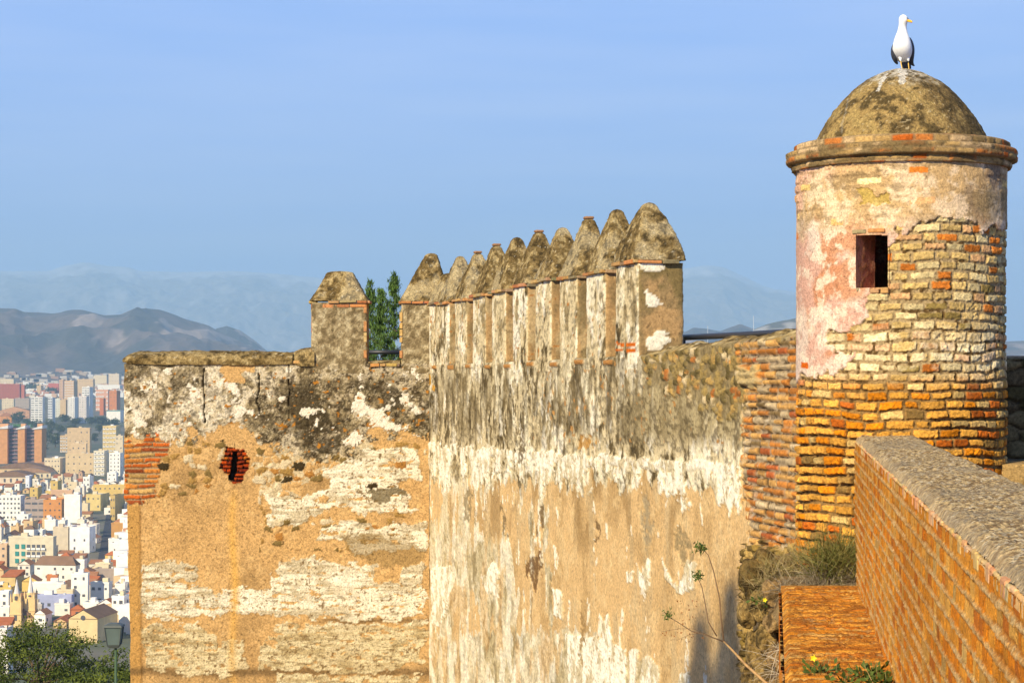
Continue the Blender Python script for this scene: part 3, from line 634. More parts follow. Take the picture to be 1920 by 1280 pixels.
# travel along d with the inside on the left-hand side: use d = -D2 rotated so that (-d.y, d.x) = IN2
d2t = (IN2[1], -IN2[0])
for k in range(0, 9):
    r = random.Random(50 + k)
    sfar = 1.2 * k; snear = sfar - (0.87 if k == 0 else 0.80)
    zt = [1.25, 1.195, 1.185, 1.205, 1.18, 1.145, 1.135, 1.10, 1.085][k]; z0 = float(ztop2(sfar))
    hgt = [0.72, 0.79, 0.77, 0.72, 0.76, 0.80, 0.76, 0.75, 0.78][k]
    if k > 0: zt -= 0.0
    # d2t runs towards the camera: distances are -s
    mm = merlon(wall2, -sfar, -snear, (O2[0] - 0.0, O2[1]), 0.57, d2t, z0, zt, zt + hgt, 0.04 if k == 0 else r.uniform(0.035, 0.06), 0.06, 900 + k, m2_colour_factory(900 + k, 1.0 if k in (1, 4, 6) else r.uniform(0.2, 0.8)), concave=[0.5, 0.05, -0.05, 0, 0.1, 0.25, 0.0, 0.1, 0.0][k] * 1.0, capover=0.03)
    mm["label"] = ["largest pointed merlon, its tan end patched with white", "merlon just behind the largest one, speckled cap"][k] if k < 2 else None or "pointed merlon of the receding row"
    if k in (2, 4, 7, 6):     # brick stub on the tip
        tip = Vector((O2[0] + D2[0] * (sfar + snear) / 2 + IN2[0] * 0.285, O2[1] + D2[1] * (sfar + snear) / 2 + IN2[1] * 0.285, zt + hgt + 0.02))
        bb = MB().quad_box(tip, Vector((d2t[0], d2t[1], 0)) * 0.06, Vector((IN2[0], IN2[1], 0)) * 0.06, Vector((0, 0, 0.018)))
        me = bb.mesh("cap_brick"); a_ = me.color_attributes.new("Col", 'FLOAT_COLOR', 'POINT'); a_.data.foreach_set("color", [0.30, 0.16, 0.08, 1] * len(me.vertices))
        o = link("cap_brick", me, M_TILE, mm); bv = o.modifiers.new("worn", 'BEVEL'); bv.width = 0.012
# corner merlon shared by the two walls
merlon(wall1, w1x(752), w1x(842), (0, Y1 - 0.012), 0.6, dx, w1z(683), w1z(568), w1z(474), 0.09, 0.10, 960, m1_colour, capover=0.03, tip_c=0.62, label="corner merlon where the two walls meet")
merlon(wall2, -10.45, -8.85 - 0.55, (O2[0], O2[1]), 0.5, d2t, 0.1, 1.11, 1.62, 0.07, 0.08, 980, m2_colour_factory(980, 0.6), label="last merlon of the receding row, at the corner")

# ------------------------------------------------------------------ sentry tower
TX, TY, TR = (1689 - HX) / F * 16.0, 16.0, 0.815
tower = empty("sentry_tower", (TX, TY, -3.2), label="round brick sentry tower with a small window, cornice and lichened dome", cat="tower")
def build_tower():
    th = np.concatenate([np.linspace(-math.pi * 1.04, 0.04 * math.pi, 440, False), np.linspace(0.04 * math.pi, 0.96 * math.pi, 130, False)])
    zs = np.concatenate([np.arange(-3.2, -1.6, 0.02), np.arange(-1.6, 1.60, 0.0062)])
    T, Z = np.meshgrid(th, zs); ux = T * TR
    X = TX + TR * np.cos(T); Y = TY + TR * np.sin(T)
    px = HX + X / Y * F; py = HY - Z / Y * F
    front = np.sin(T) < 0.2
    a, b, c, d = wall_noise_set(ux, Z, 1100)
    wx = px + (fbm2(ux * 7, Z * 7, 4, 1131, 0.6) - 0.5) * 60; wy = py + (fbm2(ux * 7, Z * 7, 4, 1177, 0.6) - 0.5) * 50
    bm, r1, r2, r3 = bricks(ux, Z, 0.165, 0.0735, 66, 0.022, 0.022, 0.0042, 1.0)
    low = ss(688, 730, py + (b - 0.5) * 40)
    pale = pal(r1, [((0.64, 0.50, 0.28), 6), ((0.68, 0.58, 0.38), 4), ((0.56, 0.26, 0.11), 1.0), ((0.62, 0.43, 0.27), 2), ((0.38, 0.30, 0.15), 0.5)])
    warm = pal(r1, [((0.66, 0.41, 0.165), 5), ((0.63, 0.31, 0.10), 4), ((0.50, 0.20, 0.08), 1.6), ((0.64, 0.49, 0.27), 2), ((0.34, 0.24, 0.12), 0.8)])
    bc = pale * (1 - low[..., None]) + warm * low[..., None]
    bc = bc * (0.78 + 0.42 * r2)[..., None] * (0.72 + 0.5 * b)[..., None] * (0.85 + 0.3 * d)[..., None]
    lime = np.exp(-((py - 660) / 55.0) ** 2) * ss(0.40, 0.55, b) ; bc = mx(bc, (0.76, 0.69, 0.54), lime * 0.6)
    mort = mx(flat(X.shape, (0.44, 0.355, 0.235)), (0.34, 0.24, 0.13), low); mort = mx(mort, (0.16, 0.11, 0.06), ss(0.5, 0.7, c))
    bc = mx(bc, mort, 1 - bm)
    bh = bm * (0.006 + 0.012 * r3 + 0.008 * low) + (c - 0.5) * 0.010 + (d - 0.5) * 0.006 - bm * ss(0.62, 0.74, b) * 0.02
    # deeper erosion low on the tower
    ero = ss(0.48, 0.62, fbm2(ux * 3, Z * 3, 3, 1180)) * ss(740, 800, py); bh = bh - ero * (1 - bm) * 0.02 + ero * bm * 0.008
    # lime render remains
    pl = inpoly(wx, wy, [(1400, 200), (2000, 200), (2000, 418), (1880, 425), (1790, 415), (1700, 425), (1668, 432), (1664, 545), (1632, 548), (1626, 602), (1560, 625), (1548, 655), (1600, 668), (1575, 700), (1530, 708), (1496, 705), (1400, 700)])
    pl |= (np.sin(T) > 0.15) & (Z > -0.1)
    pc = mx(flat(X.shape, (0.60, 0.42, 0.35)), (0.68, 0.57, 0.49), ss(0.42, 0.60, b)); pc = mx(pc, (0.53, 0.30, 0.19), ss(0.50, 0.66, fbm2(ux * 3, Z * 3, 4, 1190, 0.6)) * 0.8)
    pc = mx(pc, (0.76, 0.66, 0.55), ss(0.52, 0.62, fbm2(ux * 9, Z * 9, 4, 1199, 0.6)) * 0.8)
    upz = ss(455, 400, py + (b - 0.5) * 90)
    wash = mx(flat(X.shape, (0.74, 0.61, 0.46)), (0.58, 0.44, 0.28), ss(0.46, 0.6, b)); wash = mx(wash, (0.64, 0.45, 0.36), ss(0.5, 0.62, a) * 0.8)
    pc = mx(pc, wash, upz); pc = mx(pc, np.array((0.40, 0.30, 0.19)), (1 - bm) * upz * (0.10 + 0.6 * ss(0.45, 0.6, fbm2(ux * 5, Z * 5, 4, 1191, 0.6)))); pc = mx(pc, np.array((0.33, 0.26, 0.17)), upz * ss(0.54, 0.64, fbm2(ux * 4, Z * 9, 5, 1192, 0.65)) * 0.6)
    show = upz * (r2 > 0.90) * bm * (b > 0.42); pc = mx(pc, bc, show); spot = (r2 > 0.972) * bm * (1 - upz); pc = mx(pc, ORANGE, spot)
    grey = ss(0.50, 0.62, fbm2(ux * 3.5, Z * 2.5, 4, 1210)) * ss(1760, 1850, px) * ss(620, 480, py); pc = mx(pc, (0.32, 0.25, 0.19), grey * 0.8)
    ph = 0.024 + (b - 0.5) * 0.012 + bm * 0.012 * upz * ss(0.45, 0.6, b) * ss(0.42, 0.56, a) + (c - 0.5) * 0.004
    cav = inpoly(wx, wy, [(1605, 352), (1665, 356), (1668, 372), (1640, 380), (1604, 372)]); pc = mx(pc, (0.5, 0.4, 0.17), cav * 0.7); ph = ph - cav * 0.012
    pm = pl
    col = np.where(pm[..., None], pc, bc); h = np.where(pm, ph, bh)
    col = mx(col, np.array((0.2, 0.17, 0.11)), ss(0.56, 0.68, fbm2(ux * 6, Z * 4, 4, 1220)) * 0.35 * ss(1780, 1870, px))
    col = col * (0.88 + 0.24 * c)[..., None]
    win = (px > 1605) & (px < 1665) & (py > 440) & (py < 540) & front
    keep = ~(win[:-1, :] & np.roll(win, -1, 1)[:-1, :] & win[1:, :])
    R = TR + h - 0.02
    pos = np.stack([TX + R * np.cos(T), TY + R * np.sin(T), Z], -1)
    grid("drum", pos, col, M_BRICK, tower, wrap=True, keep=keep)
    # window recess: four reveals going into the wall
    def on(pxv, pyv):
        # point of the drum surface seen at that photo position
        best = None
        d_ = np.array(((pxv - HX) / F, 1.0)); A = d_ @ d_; B = -2 * (d_[0] * TX + d_[1] * TY); Cc = TX ** 2 + TY ** 2 - (TR + 0.002) ** 2
        t = (-B - math.sqrt(B * B - 4 * A * Cc)) / (2 * A); return np.array((d_[0] * t, t, (HY - pyv) / F * t))
    P_ = [on(1604, 437), on(1667, 437), on(1667, 543), on(1604, 543)]
    mid = sum(P_) / 4; nrm = np.array((TX - mid[0], TY - mid[1], 0.0)); nrm /= np.linalg.norm(nrm); side = np.array((-nrm[1], nrm[0], 0)); dp = 0.34
    if side @ (P_[1] - P_[0]) < 0: side = -side
    Q = [P_[0] + nrm * dp + side * 0.055, P_[1] + nrm * dp - side * 0.02, P_[2] + nrm * dp - side * 0.02, P_[3] + nrm * dp + side * 0.055]
    N = 24; pos = []; 
    loop = []
    for i in range(4):
        for t in np.linspace(0, 1, N, False): loop.append((i, t))
    for w_ in np.linspace(0, 1, 20):
        row = []
        for i, t in loop:
            o_ = P_[i] * (1 - t) + P_[(i + 1) % 4] * t; q_ = Q[i] * (1 - t) + Q[(i + 1) % 4] * t; row.append(o_ * (1 - w_) + q_ * w_)
        pos.append(row)
    pos = np.array(pos); nz = fbm3(pos[..., 0] * 14, pos[..., 1] * 14, pos[..., 2] * 14, 3, 7); pos = pos + side * ((nz - 0.5) * 0.02)[..., None]
    colr = mx(flat(pos.shape[:2], (0.62, 0.36, 0.26)), (0.42, 0.24, 0.15), ss(0.45, 0.6, nz))
    grid("window_recess", pos, colr, M_BRICK, tower, wrap=True)
    l0, l1 = on(1597, 436), on(1668, 432)
    tiles("window_lintel", [tuple(l0 - nrm * 0.01), tuple(l1 - nrm * 0.01)], tower, 8, th=0.035, depth=0.12, out_=0.02, ln=0.17)
    l0, l1 = on(1604, 546), on(1668, 545)
    tiles("window_sill", [tuple(l0), tuple(l1)], tower, 9, th=0.04, depth=0.1, out_=0.015, ln=0.13)
build_tower()
def ring(name, prof, seed, mat, colfn, n=420, nz_amp=0.5, par=None):
    """turned profile (r, z) with procedural relief"""
    prof = np.array(prof, float); seg = np.hypot(*np.diff(prof, axis=0).T); t = np.concatenate([[0], np.cumsum(seg)])
    m_ = max(8, int(t[-1] / 0.009)); tt = np.linspace(0, t[-1], m_); R = np.interp(tt, t, prof[:, 0]); Zp = np.interp(tt, t, prof[:, 1])
    th = np.linspace(-math.pi, math.pi, n, False); T, R2 = np.meshgrid(th, R); Z = np.repeat(Zp[:, None], n, 1)
    X = TX + R2 * np.cos(T); Y = TY + R2 * np.sin(T); col, h = colfn(X, Y, Z, T, R2)
    R3 = R2 + h; return grid(name, np.stack([TX + R3 * np.cos(T), TY + R3 * np.sin(T), Z], -1), col, mat, par or tower, wrap=True)
def corn_col(seed, z0, H):
    def f_(X, Y, Z, T, R):
        bm, r1, r2, r3 = bricks(T * 0.85, Z - z0, 0.15, H, seed, 0.016, 0.012, 0.007, 0.35)
        col = pal(r1, [((0.50, 0.25, 0.12), 2.5), ((0.50, 0.37, 0.21), 4), ((0.64, 0.50, 0.34), 3), ((0.46, 0.18, 0.08), 1.2)]) * (0.8 + 0.3 * r2)[..., None]
        g = fbm3(X * 5, Y * 5, Z * 12, 4, seed + 1, 0.6); col = mx(col, (0.34, 0.27, 0.18), (1 - bm) * 0.8)
        col = mx(col, (0.23, 0.18, 0.11), ss(0.46, 0.58, g) * 0.85); return col, bm * 0.007 + (g - 0.5) * 0.022 + (fbm3(X * 25, Y * 25, Z * 25, 2, seed + 3) - .5) * 0.012
    return f_
ring("cornice", [(0.78, 1.566), (0.842, 1.570), (0.848, 1.576), (0.848, 1.606), (0.840, 1.612), (0.838, 1.618), (0.886, 1.626), (0.894, 1.632), (0.894, 1.712), (0.888, 1.718), (0.80, 1.724)], 81, M_BRICK, corn_col(81, 1.628, 0.046))
ring("cornice_course", [(0.84, 1.715), (0.832, 1.72), (0.830, 1.772), (0.822, 1.780), (0.60, 1.80)], 82, M_BRICK, corn_col(82, 1.718, 0.06))
def dome_col(X, Y, Z, T, R):
    px = HX + X / Y * F; py = HY - Z / Y * F
    a = fbm3(X * 2.5, Y * 2.5, Z * 2.5, 4, 1300); b = fbm3(X * 11, Y * 11, Z * 11, 4, 1303, 0.65); c = vn3(X * 60, Y * 60, Z * 60, 1306); c2 = vn3(X * 38, Y * 38, Z * 38, 1310)
    col = mx(flat(X.shape, (0.50, 0.375, 0.19)), (0.30, 0.225, 0.12), ss(0.44, 0.60, a)); col = mx(col, (0.155, 0.12, 0.065), ss(0.50, 0.64, b) * 0.85)
    col = mx(col, (0.55, 0.43, 0.22), ss(0.54, 0.64, 1 - b) * 0.7); col = mx(col, (0.66, 0.56, 0.38), ss(0.80, 0.9, c) * 0.8)
    col = mx(col, (0.14, 0.115, 0.07), ss(1770, 1840, px + (b - 0.5) * 90) * 0.65 * (np.sin(T) < 0.1))  # right side darkened: shade painted into the dome colour
    top = ss(165, 125, py + (b - 0.5) * 60) * (c2 > 0.42); col = mx(col, (0.80, 0.76, 0.68), top * 0.75)
    for cx, y0, y1, wd, sl in ((1692, 128, 158, 6, 0), (1662, 138, 172, 3, -0.55), (1590, 185, 250, 1.6, -0.22), (1612, 148, 170, 2.2, -1.4)):
        m_ = (np.abs(px - cx - (py - y0) * sl - (b - 0.5) * 14) < wd * (0.6 + c2)) & (py > y0) & (py < y1) & (np.sin(T) < 0); col = mx(col, (0.80, 0.76, 0.69), m_ * (0.85 if wd > 2 else 0.5) * (1 if y1 < 200 else 0.45))
    return col, (b - 0.5) * 0.03 + (c - 0.5) * 0.010
_r = np.array([0.675, 0.66, 0.612, 0.502, 0.352, 0.188, 0.06, 0.004]); _z = 2.385 - np.array([0.60, 0.555, 0.465, 0.30, 0.145, 0.045, 0.006, 0.0])
_t = np.linspace(0, 7, 60); rr_ = np.interp(_t, range(8), _r); zz_ = np.interp(_t, range(8), _z)
for _ in range(10): rr_[1:-1] = (rr_[:-2] + rr_[2:] + 2 * rr_[1:-1]) / 4; zz_[1:-1] = (zz_[:-2] + zz_[2:] + 2 * zz_[1:-1]) / 4
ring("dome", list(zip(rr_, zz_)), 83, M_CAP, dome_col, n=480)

# ------------------------------------------------------------------ parapet at the right, its ledge and the wall behind the tower
def xl(Y): return 2.58 + 0.132 * (Y - 15.2)         # left face of the parapet
def xr(Y): return 3.03 + 0.127 * (Y - 15.2)
par = empty("parapet_wall", (xl(10), 10, -3), label="low orange brick parapet with a rough mortar top, leading up to the sentry tower", cat="parapet wall")
def build_parapet():
    ys = 15.35 - np.cumsum(np.interp(np.arange(760), [0, 760], [0.022, 0.0095])); ys = ys[ys > 3.2]
    zs = np.arange(-1.75, -0.535, 0.0068)
    YY, Z = np.meshgrid(ys, zs); X = xl(YY)
    bm, r1, r2, r3 = bricks(YY, Z + 5, 0.145, 0.0745, 91, 0.014, 0.019, 0.007, 0.5)
    g = fbm2(YY * 22, Z * 22, 3, 92, 0.6); a = fbm2(YY * 1.2, Z * 1.6, 4, 93)
    col = pal(r1, [((0.66, 0.36, 0.13), 5), ((0.64, 0.30, 0.10), 3), ((0.66, 0.42, 0.18), 3), ((0.54, 0.24, 0.09), 1), ((0.56, 0.40, 0.2), 0.6)]) * (0.84 + 0.28 * r2)[..., None]
    mo = mx(flat(X.shape, (0.60, 0.41, 0.22)), (0.68, 0.53, 0.33), ss(0.45, 0.6, g))
    lump = fbm2(YY * 26, Z * 30, 3, 95, 0.65)
    dv = np.minimum(((Z + 5) / 0.0745) % 1, 1 - ((Z + 5) / 0.0745) % 1)
    bed = ss(0.17, 0.09, dv + (lump - 0.5) * 0.28)
    col = mx(col, (0.44, 0.23, 0.09), (1 - bm) * 0.8); col = mx(col, mo, bed * 0.85); col = mx(col, col * np.array((0.82, 0.74, 0.66)), ss(0.5, 0.65, a) * 0.5)
    h = bm * 0.006 * (0.4 + r3) + bed * (0.008 + (lump - 0.4) * 0.018) + (g - 0.5) * 0.005
    top = ss(-0.62, -0.60, Z); col = mx(col, pal(r1, [((0.60, 0.34, 0.12), 3), ((0.58, 0.40, 0.2), 2)]), top * 0.0)
    grid("brick_face", np.stack([X - h, YY, Z], -1), col, M_BRICK, par)
    # mortar coping
    us = np.linspace(0.005, 1.04, 74); ys2 = 15.5 - np.cumsum(np.interp(np.arange(900), [0, 900], [0.018, 0.009])); ys2 = ys2[ys2 > 3.2]
    U, Y2 = np.meshgrid(us, ys2, indexing='ij'); Xc = xl(Y2) * (1 - U) + xr(Y2) * U
    e = np.minimum(U - 0.005, 1.04 - U) * 0.46
    f1, f2, cid = voro(Xc * 46, Y2 * 40, 96); f1b, _, cidb = voro(Xc * 80, Y2 * 70, 97)
    z = -0.51 + 0.02 * ss(0, 0.06, e) - 0.022 * (1 - ss(0, 0.02, e)) + (0.5 - f1) * 0.011 + (fbm2(Xc * 6, Y2 * 6, 4, 98) - 0.5) * 0.03
    col = mx(flat(Xc.shape, (0.34, 0.22, 0.095)), (0.62, 0.44, 0.21), ss(0.42, 0.60, cid)); col = mx(col, (0.16, 0.10, 0.05), (cid < 0.2) * 0.7); col = mx(col, (0.22, 0.145, 0.075), ss(0.42, 0.58, f1) * 0.85); col = mx(col, (0.72, 0.62, 0.45), (cidb > 0.86) * 0.6)
    col = mx(col, (0.56, 0.40, 0.22), ss(0.05, 0.0, e) * 0.5); col = mx(col, (0.30, 0.235, 0.15), ss(0.5, 0.62, fbm2(Xc * 3, Y2 * 2, 4, 99)) * 0.4)
    grid("coping", np.stack([Xc, Y2, z], -1), col, M_COPE, par, flip=True)
    # course of headers under the coping
    tiles("header_course", [(xl(15.3), 15.3, -0.555), (xl(3.3), 3.3, -0.555)][::-1] if False else [(xl(15.3) , 15.3, -0.556), (xl(3.3), 3.3, -0.556)], par, 12, th=0.05, depth=0.16, out_=0.004, ln=0.11, gap=0.006, jit=0.25)
    b = MB(); b.poly([(xr(15.3), 15.3, -0.53), (xr(3.2), 3.2, -0.53), (xr(3.2), 3.2, -3), (xr(15.3), 15.3, -3)], [(0, 1, 2, 3)])
    b.poly([(xl(3.2), 3.2, -0.53), (xr(3.2), 3.2, -0.53), (xr(3.2), 3.2, -3), (xl(3.2), 3.2, -3)], [(3, 2, 1, 0)])
    b.poly([(xl(15.3) + .01, 15.3, -1.7), (xl(3.2) + .01, 3.2, -1.7), (xl(3.2) + .01, 3.2, -3), (xl(15.3) + .01, 15.3, -3)], [(3, 2, 1, 0)])
    me = b.mesh("parapet_core"); a_ = me.color_attributes.new("Col", 'FLOAT_COLOR', 'POINT'); a_.data.foreach_set("color", [0.42, 0.26, 0.12, 1] * len(me.vertices)); link("parapet_core", me, M_BRICK, par)
build_parapet()

ledge = empty("brick_ledge", (xl(12) - 0.3, 12, -4), label="worn orange brick ledge at the foot of the parapet, with yellow flowers", cat="ledge")
def build_ledge():
    ys = 14.75 - np.cumsum(np.interp(np.arange(560), [0, 560], [0.012, 0.012])); ys = ys[ys > 8.2]; us = np.linspace(0, 1, 66)
    U, Y = np.meshgrid(us, ys, indexing='ij'); xa = 1.955 + 0.129 * (Y - 14.7); xb = xl(Y) + 0.01; X = xa * (1 - U) + xb * U
    # bricks on edge, laid across, badly weathered
    yy = Y + (fbm2(X * 3, Y * 3, 3, 150) - 0.5) * 0.05
    row = np.floor(yy / 0.058); fr = yy / 0.058 - row; rid = h2(row, np.floor(X * 2.8 + h2(row, row * 0, 3)), 151)
    g = fbm2(X * 7, Y * 34, 4, 152, 0.6); g2 = fbm2(X * 24, Y * 45, 3, 153)
    col = pal(rid, [((0.60, 0.31, 0.11), 5), ((0.62, 0.36, 0.14), 4), ((0.52, 0.24, 0.09), 2), ((0.60, 0.41, 0.2), 1.5)])
    col = mx(col, (0.34, 0.18, 0.08), ss(0.50, 0.64, g) * 0.8); col = mx(col, (0.68, 0.44, 0.20), ss(0.56, 0.66, 1 - g) * 0.6); gap = ss(0.16, 0.04, np.minimum(fr, 1 - fr) + (g2 - 0.5) * 0.25)
    col = mx(col, (0.30, 0.15, 0.06), gap * 0.6)
    jx = h2(row, row * 0 + 2, 9); jd = np.abs(((X * 4.2 + jx) % 1) - 0.5) * 2; jt = ss(0.93, 0.98, jd + (g2 - .5) * .06); col = mx(col, (0.22, 0.11, 0.05), jt * 0.7); chip = ss(0.60, 0.68, fbm2(X * 9, Y * 14, 4, 155, .65)); col = mx(col, (0.42, 0.30, 0.18), chip * 0.7)
    z = -1.57 - jt * 0.01 - chip * 0.012 + (g - 0.5) * 0.035 - gap * 0.014 + (g2 - 0.5) * 0.01 - 0.03 * (1 - ss(0, 0.06, U)) + (14.7 - Y) * 0.004
    grid("ledge_top", np.stack([X, Y, z], -1), col, M_BRICK, ledge, flip=True)
    # outer side of the ledge wall
    zs = np.arange(-4.2, -1.585, 0.012); Yb, Z = np.meshgrid(ys, zs); Xs = 1.955 + 0.129 * (Yb - 14.7)
    bm, r1, r2, r3 = bricks(Yb, Z, 0.2, 0.075, 160); cc = pal(r1, [((0.60, 0.28, 0.08), 4), ((0.52, 0.17, 0.05), 2), ((0.58, 0.42, 0.2), 2)]); cc = mx(cc, MORT, 1 - bm)
    grid("ledge_side", np.stack([Xs - bm * 0.02, Yb, Z], -1), cc, M_BRICK, ledge)
    xe = np.linspace(1.955, xl(14.74) + 0.02, 40); ze = np.arange(-4.2, -1.55, 0.03); Xe, Ze = np.meshgrid(xe, ze)
    grid("ledge_end", np.stack([Xe, Xe * 0 + 14.74, Ze], -1), flat(Xe.shape, (0.4, 0.24, 0.11)), M_BRICK, ledge)
build_ledge()

# broken rubble between the toothed wall and the ledge
def rock(name, c, r, seed, colr, parent=None, n=26, sq=(1, 1, 1), amp=0.5):
    th = np.linspace(-math.pi, math.pi, n * 2, False); ph = np.linspace(0.02, math.pi - 0.02, n); P_, T = np.meshgrid(ph, th, indexing='ij')
    X, Y, Z = np.sin(P_) * np.cos(T), np.sin(P_) * np.sin(T), np.cos(P_)
    k = 1 + (fbm3(X * 1.3 + seed, Y * 1.3, Z * 1.3, 4, seed) - 0.5) * amp * 2
    q = lambda v: np.sign(v) * np.abs(v) ** 0.75
    X, Y, Z = q(X) * k * r[0] * 0.9, q(Y) * k * r[1] * 0.9, q(Z) * k * r[2] * 0.9
    X = X + c[0]; Y = Y + c[1]; Z = Z + c[2]
    g = fbm3(X * 16, Y * 16, Z * 16, 4, seed + 3, 0.6); col = mx(flat(X.shape, colr), np.array(colr) * 0.45, ss(0.45, 0.62, g)); col = mx(col, np.array(colr) * 1.35, ss(0.55, 0.66, 1 - g) * 0.6)
    return grid(name, np.stack([X, Y, Z], -1), col, M_CAP, parent, wrap=True, flip=True)
rub = empty("rubble_heap", (1.95, 15.6, -4), label="broken rubble stub with loose stones below the brick facing", cat="rubble")
rr = random.Random(5)
def P(px, py, Y): return ((px - HX) / F * Y, Y, (HY - py) / F * Y)
spots = [(1408, 1085, 15.6, .09, .17), (1432, 1060, 15.8, .10, .13), (1400, 1150, 15.6, .07, .12), (1428, 1135, 15.5, .10, .13), (1452, 1110, 15.3, .10, .11), (1455, 1165, 15.2, .09, .10),
         (1440, 1200, 15.3, .10, .14), (1412, 1215, 15.6, .08, .17), (1430, 1265, 15.4, .10, .14), (1458, 1235, 15.1, .08, .10), (1405, 1275, 15.7, .08, .12), (1460, 1290, 15.0, .09, .12), (1475, 1080, 15.7, .12, .09), (1420, 1320, 15.4, .12, .14),
         (1500, 1095, 15.6, .13, .06), (1545, 1085, 15.5, .13, .06), (1590, 1085, 15.4, .1, .05)]
for i, (px_, py_, Yd, rx_, rz_) in enumerate(spots):
    rock("stone", P(px_, py_, Yd), (rx_ * rr.uniform(.8, 1.15), 0.14, rz_), 40 + i, rr.choice([(0.36, 0.26, 0.12), (0.42, 0.31, 0.15), (0.26, 0.19, 0.09), (0.46, 0.33, 0.18)]), rub)
b = MB(); b.box(1.95, 2.72, 15.45, 16.4, -4.2, -1.72)
me = b.mesh("earth_core"); a_ = me.color_attributes.new("Col", 'FLOAT_COLOR', 'POINT'); a_.data.foreach_set("color", [0.2, 0.14, 0.07, 1] * len(me.vertices)); link("earth_core", me, M_CAP, rub)
# earth pocket the shrub grows in
xs = np.linspace(1.93, 2.75, 60); ys = np.linspace(14.7, 16.4, 60); X, Y = np.meshgrid(xs, ys)
g = fbm2(X * 6, Y * 6, 4, 175); Z = -1.60 + (Y - 14.7) * 0.07 + (g - 0.5) * 0.10 - 0.25 * ss(2.05, 1.93, X)
grid("earth", np.stack([X, Y, Z], -1), mx(flat(X.shape, (0.30, 0.21, 0.11)), (0.44, 0.33, 0.19), ss(0.4, 0.6, g)), M_CAP, rub)

# wall and walkway behind the tower at the right edge
back = empty("rear_wall", (4.6, 19, -1), label="dark stone wall in shade behind the tower at the right edge", cat="stone wall")
def build_back():
    xs = np.arange(3.5, 9.5, 0.03); zs = np.arange(-1.2, 0.125, 0.016); X, Z = np.meshgrid(xs, zs); Yw = 19.0 + 0 * X
    f1, f2, cid = voro(X * 5, Z * 7.5, 190); g = fbm2(X * 10, Z * 10, 4, 191)
    col = pal(cid, [((0.26, 0.20, 0.12), 3), ((0.36, 0.28, 0.16), 3), ((0.20, 0.16, 0.08), 2)]); col = mx(col, (0.16, 0.12, 0.07), ss(0.12, 0.03, f2 - f1)); 
    h = ss(0.02, 0.3, f2 - f1) * 0.04 + (g - 0.5) * 0.03
    pos = np.stack([X, Yw - h, Z], -1); top = pos[-1].copy(); r1_ = top + np.array((0, 0.12, 0.03)); r2_ = top + np.array((0, 0.6, 0.02)); r3_ = top + np.array((0, 0.62, -1.4))
    pos = np.concatenate([pos, [r1_, r2_, r3_]]); col = np.concatenate([col, flat((3, X.shape[1]), (0.5, 0.36, 0.26))])
    grid("wall_face", pos, col, M_WALL, back)
build_back()
blk = empty("stone_block", (3.95, 15.3, -1.2), label="sunlit squared stone kerb block beside the parapet top, right edge", cat="stone block")
def block_col(X, Y, Z, f):
    g = fbm3(X * 9, Y * 9, Z * 9, 4, 195); c = mx(flat(X.shape, (0.52, 0.38, 0.2)), (0.34, 0.24, 0.12), ss(0.45, 0.6, g)); return c, (g - 0.5) * 0.03
loft("block", 4.05, 15.9, (1, 0), np.linspace(-1.2, -0.72, 24), np.full(24, 0.30), np.full(24, 0.35), M_WALL, blk, block_col)
loft("block_step", 4.15, 14.9, (1, 0), np.linspace(-1.4, -0.80, 24), np.full(24, 0.34), np.full(24, 0.30), M_WALL, blk, block_col)
xs = np.linspace(2.9, 12, 120); ys = np.linspace(2.5, 19, 160); X, Y = np.meshgrid(xs, ys); g = fbm2(X * 3, Y * 3, 4, 198)
tag(grid("walkway_path", np.stack([np.maximum(X, xr(Y) - 0.05), Y, -1.25 + 0.43 * ss(15.2, 16.6, Y) + (g - 0.5) * 0.02], -1), mx(flat(X.shape, (0.40, 0.32, 0.22)), (0.28, 0.22, 0.15), g), M_CAP), kind="structure")

# railings on the wall walk
def rail(pts, r, posts, label):
    e = empty("handrail", (pts[0][0], pts[0][1], -0.8), label=label, cat="handrail")
    MB().sweep(pts, [r] * len(pts), 12).build("top_rail", M_RAIL, e, smooth=True)
    for p in posts: MB().sweep([(p[0], p[1], -0.8), (p[0], p[1], p[2])], [r * 0.7] * 2, 10).build("post", M_RAIL, e, smooth=True)
rail([P(1262, 633.5, 24.5), P(1371, 628.5, 22.3), P(1490, 622, 20.0), P(1560, 617, 18.8)], 0.034, [P(1371, 630, 22.3), P(1282, 634, 24.2)], "dark handrail behind the low wall between the largest merlon and the tower")
rail([P(672, 660, 37.0), P(770, 660, 37.0)], 0.038, [P(764, 660, 37.0), P(676, 660, 37.0)], "dark handrail seen through the gap beside the blocky merlon")

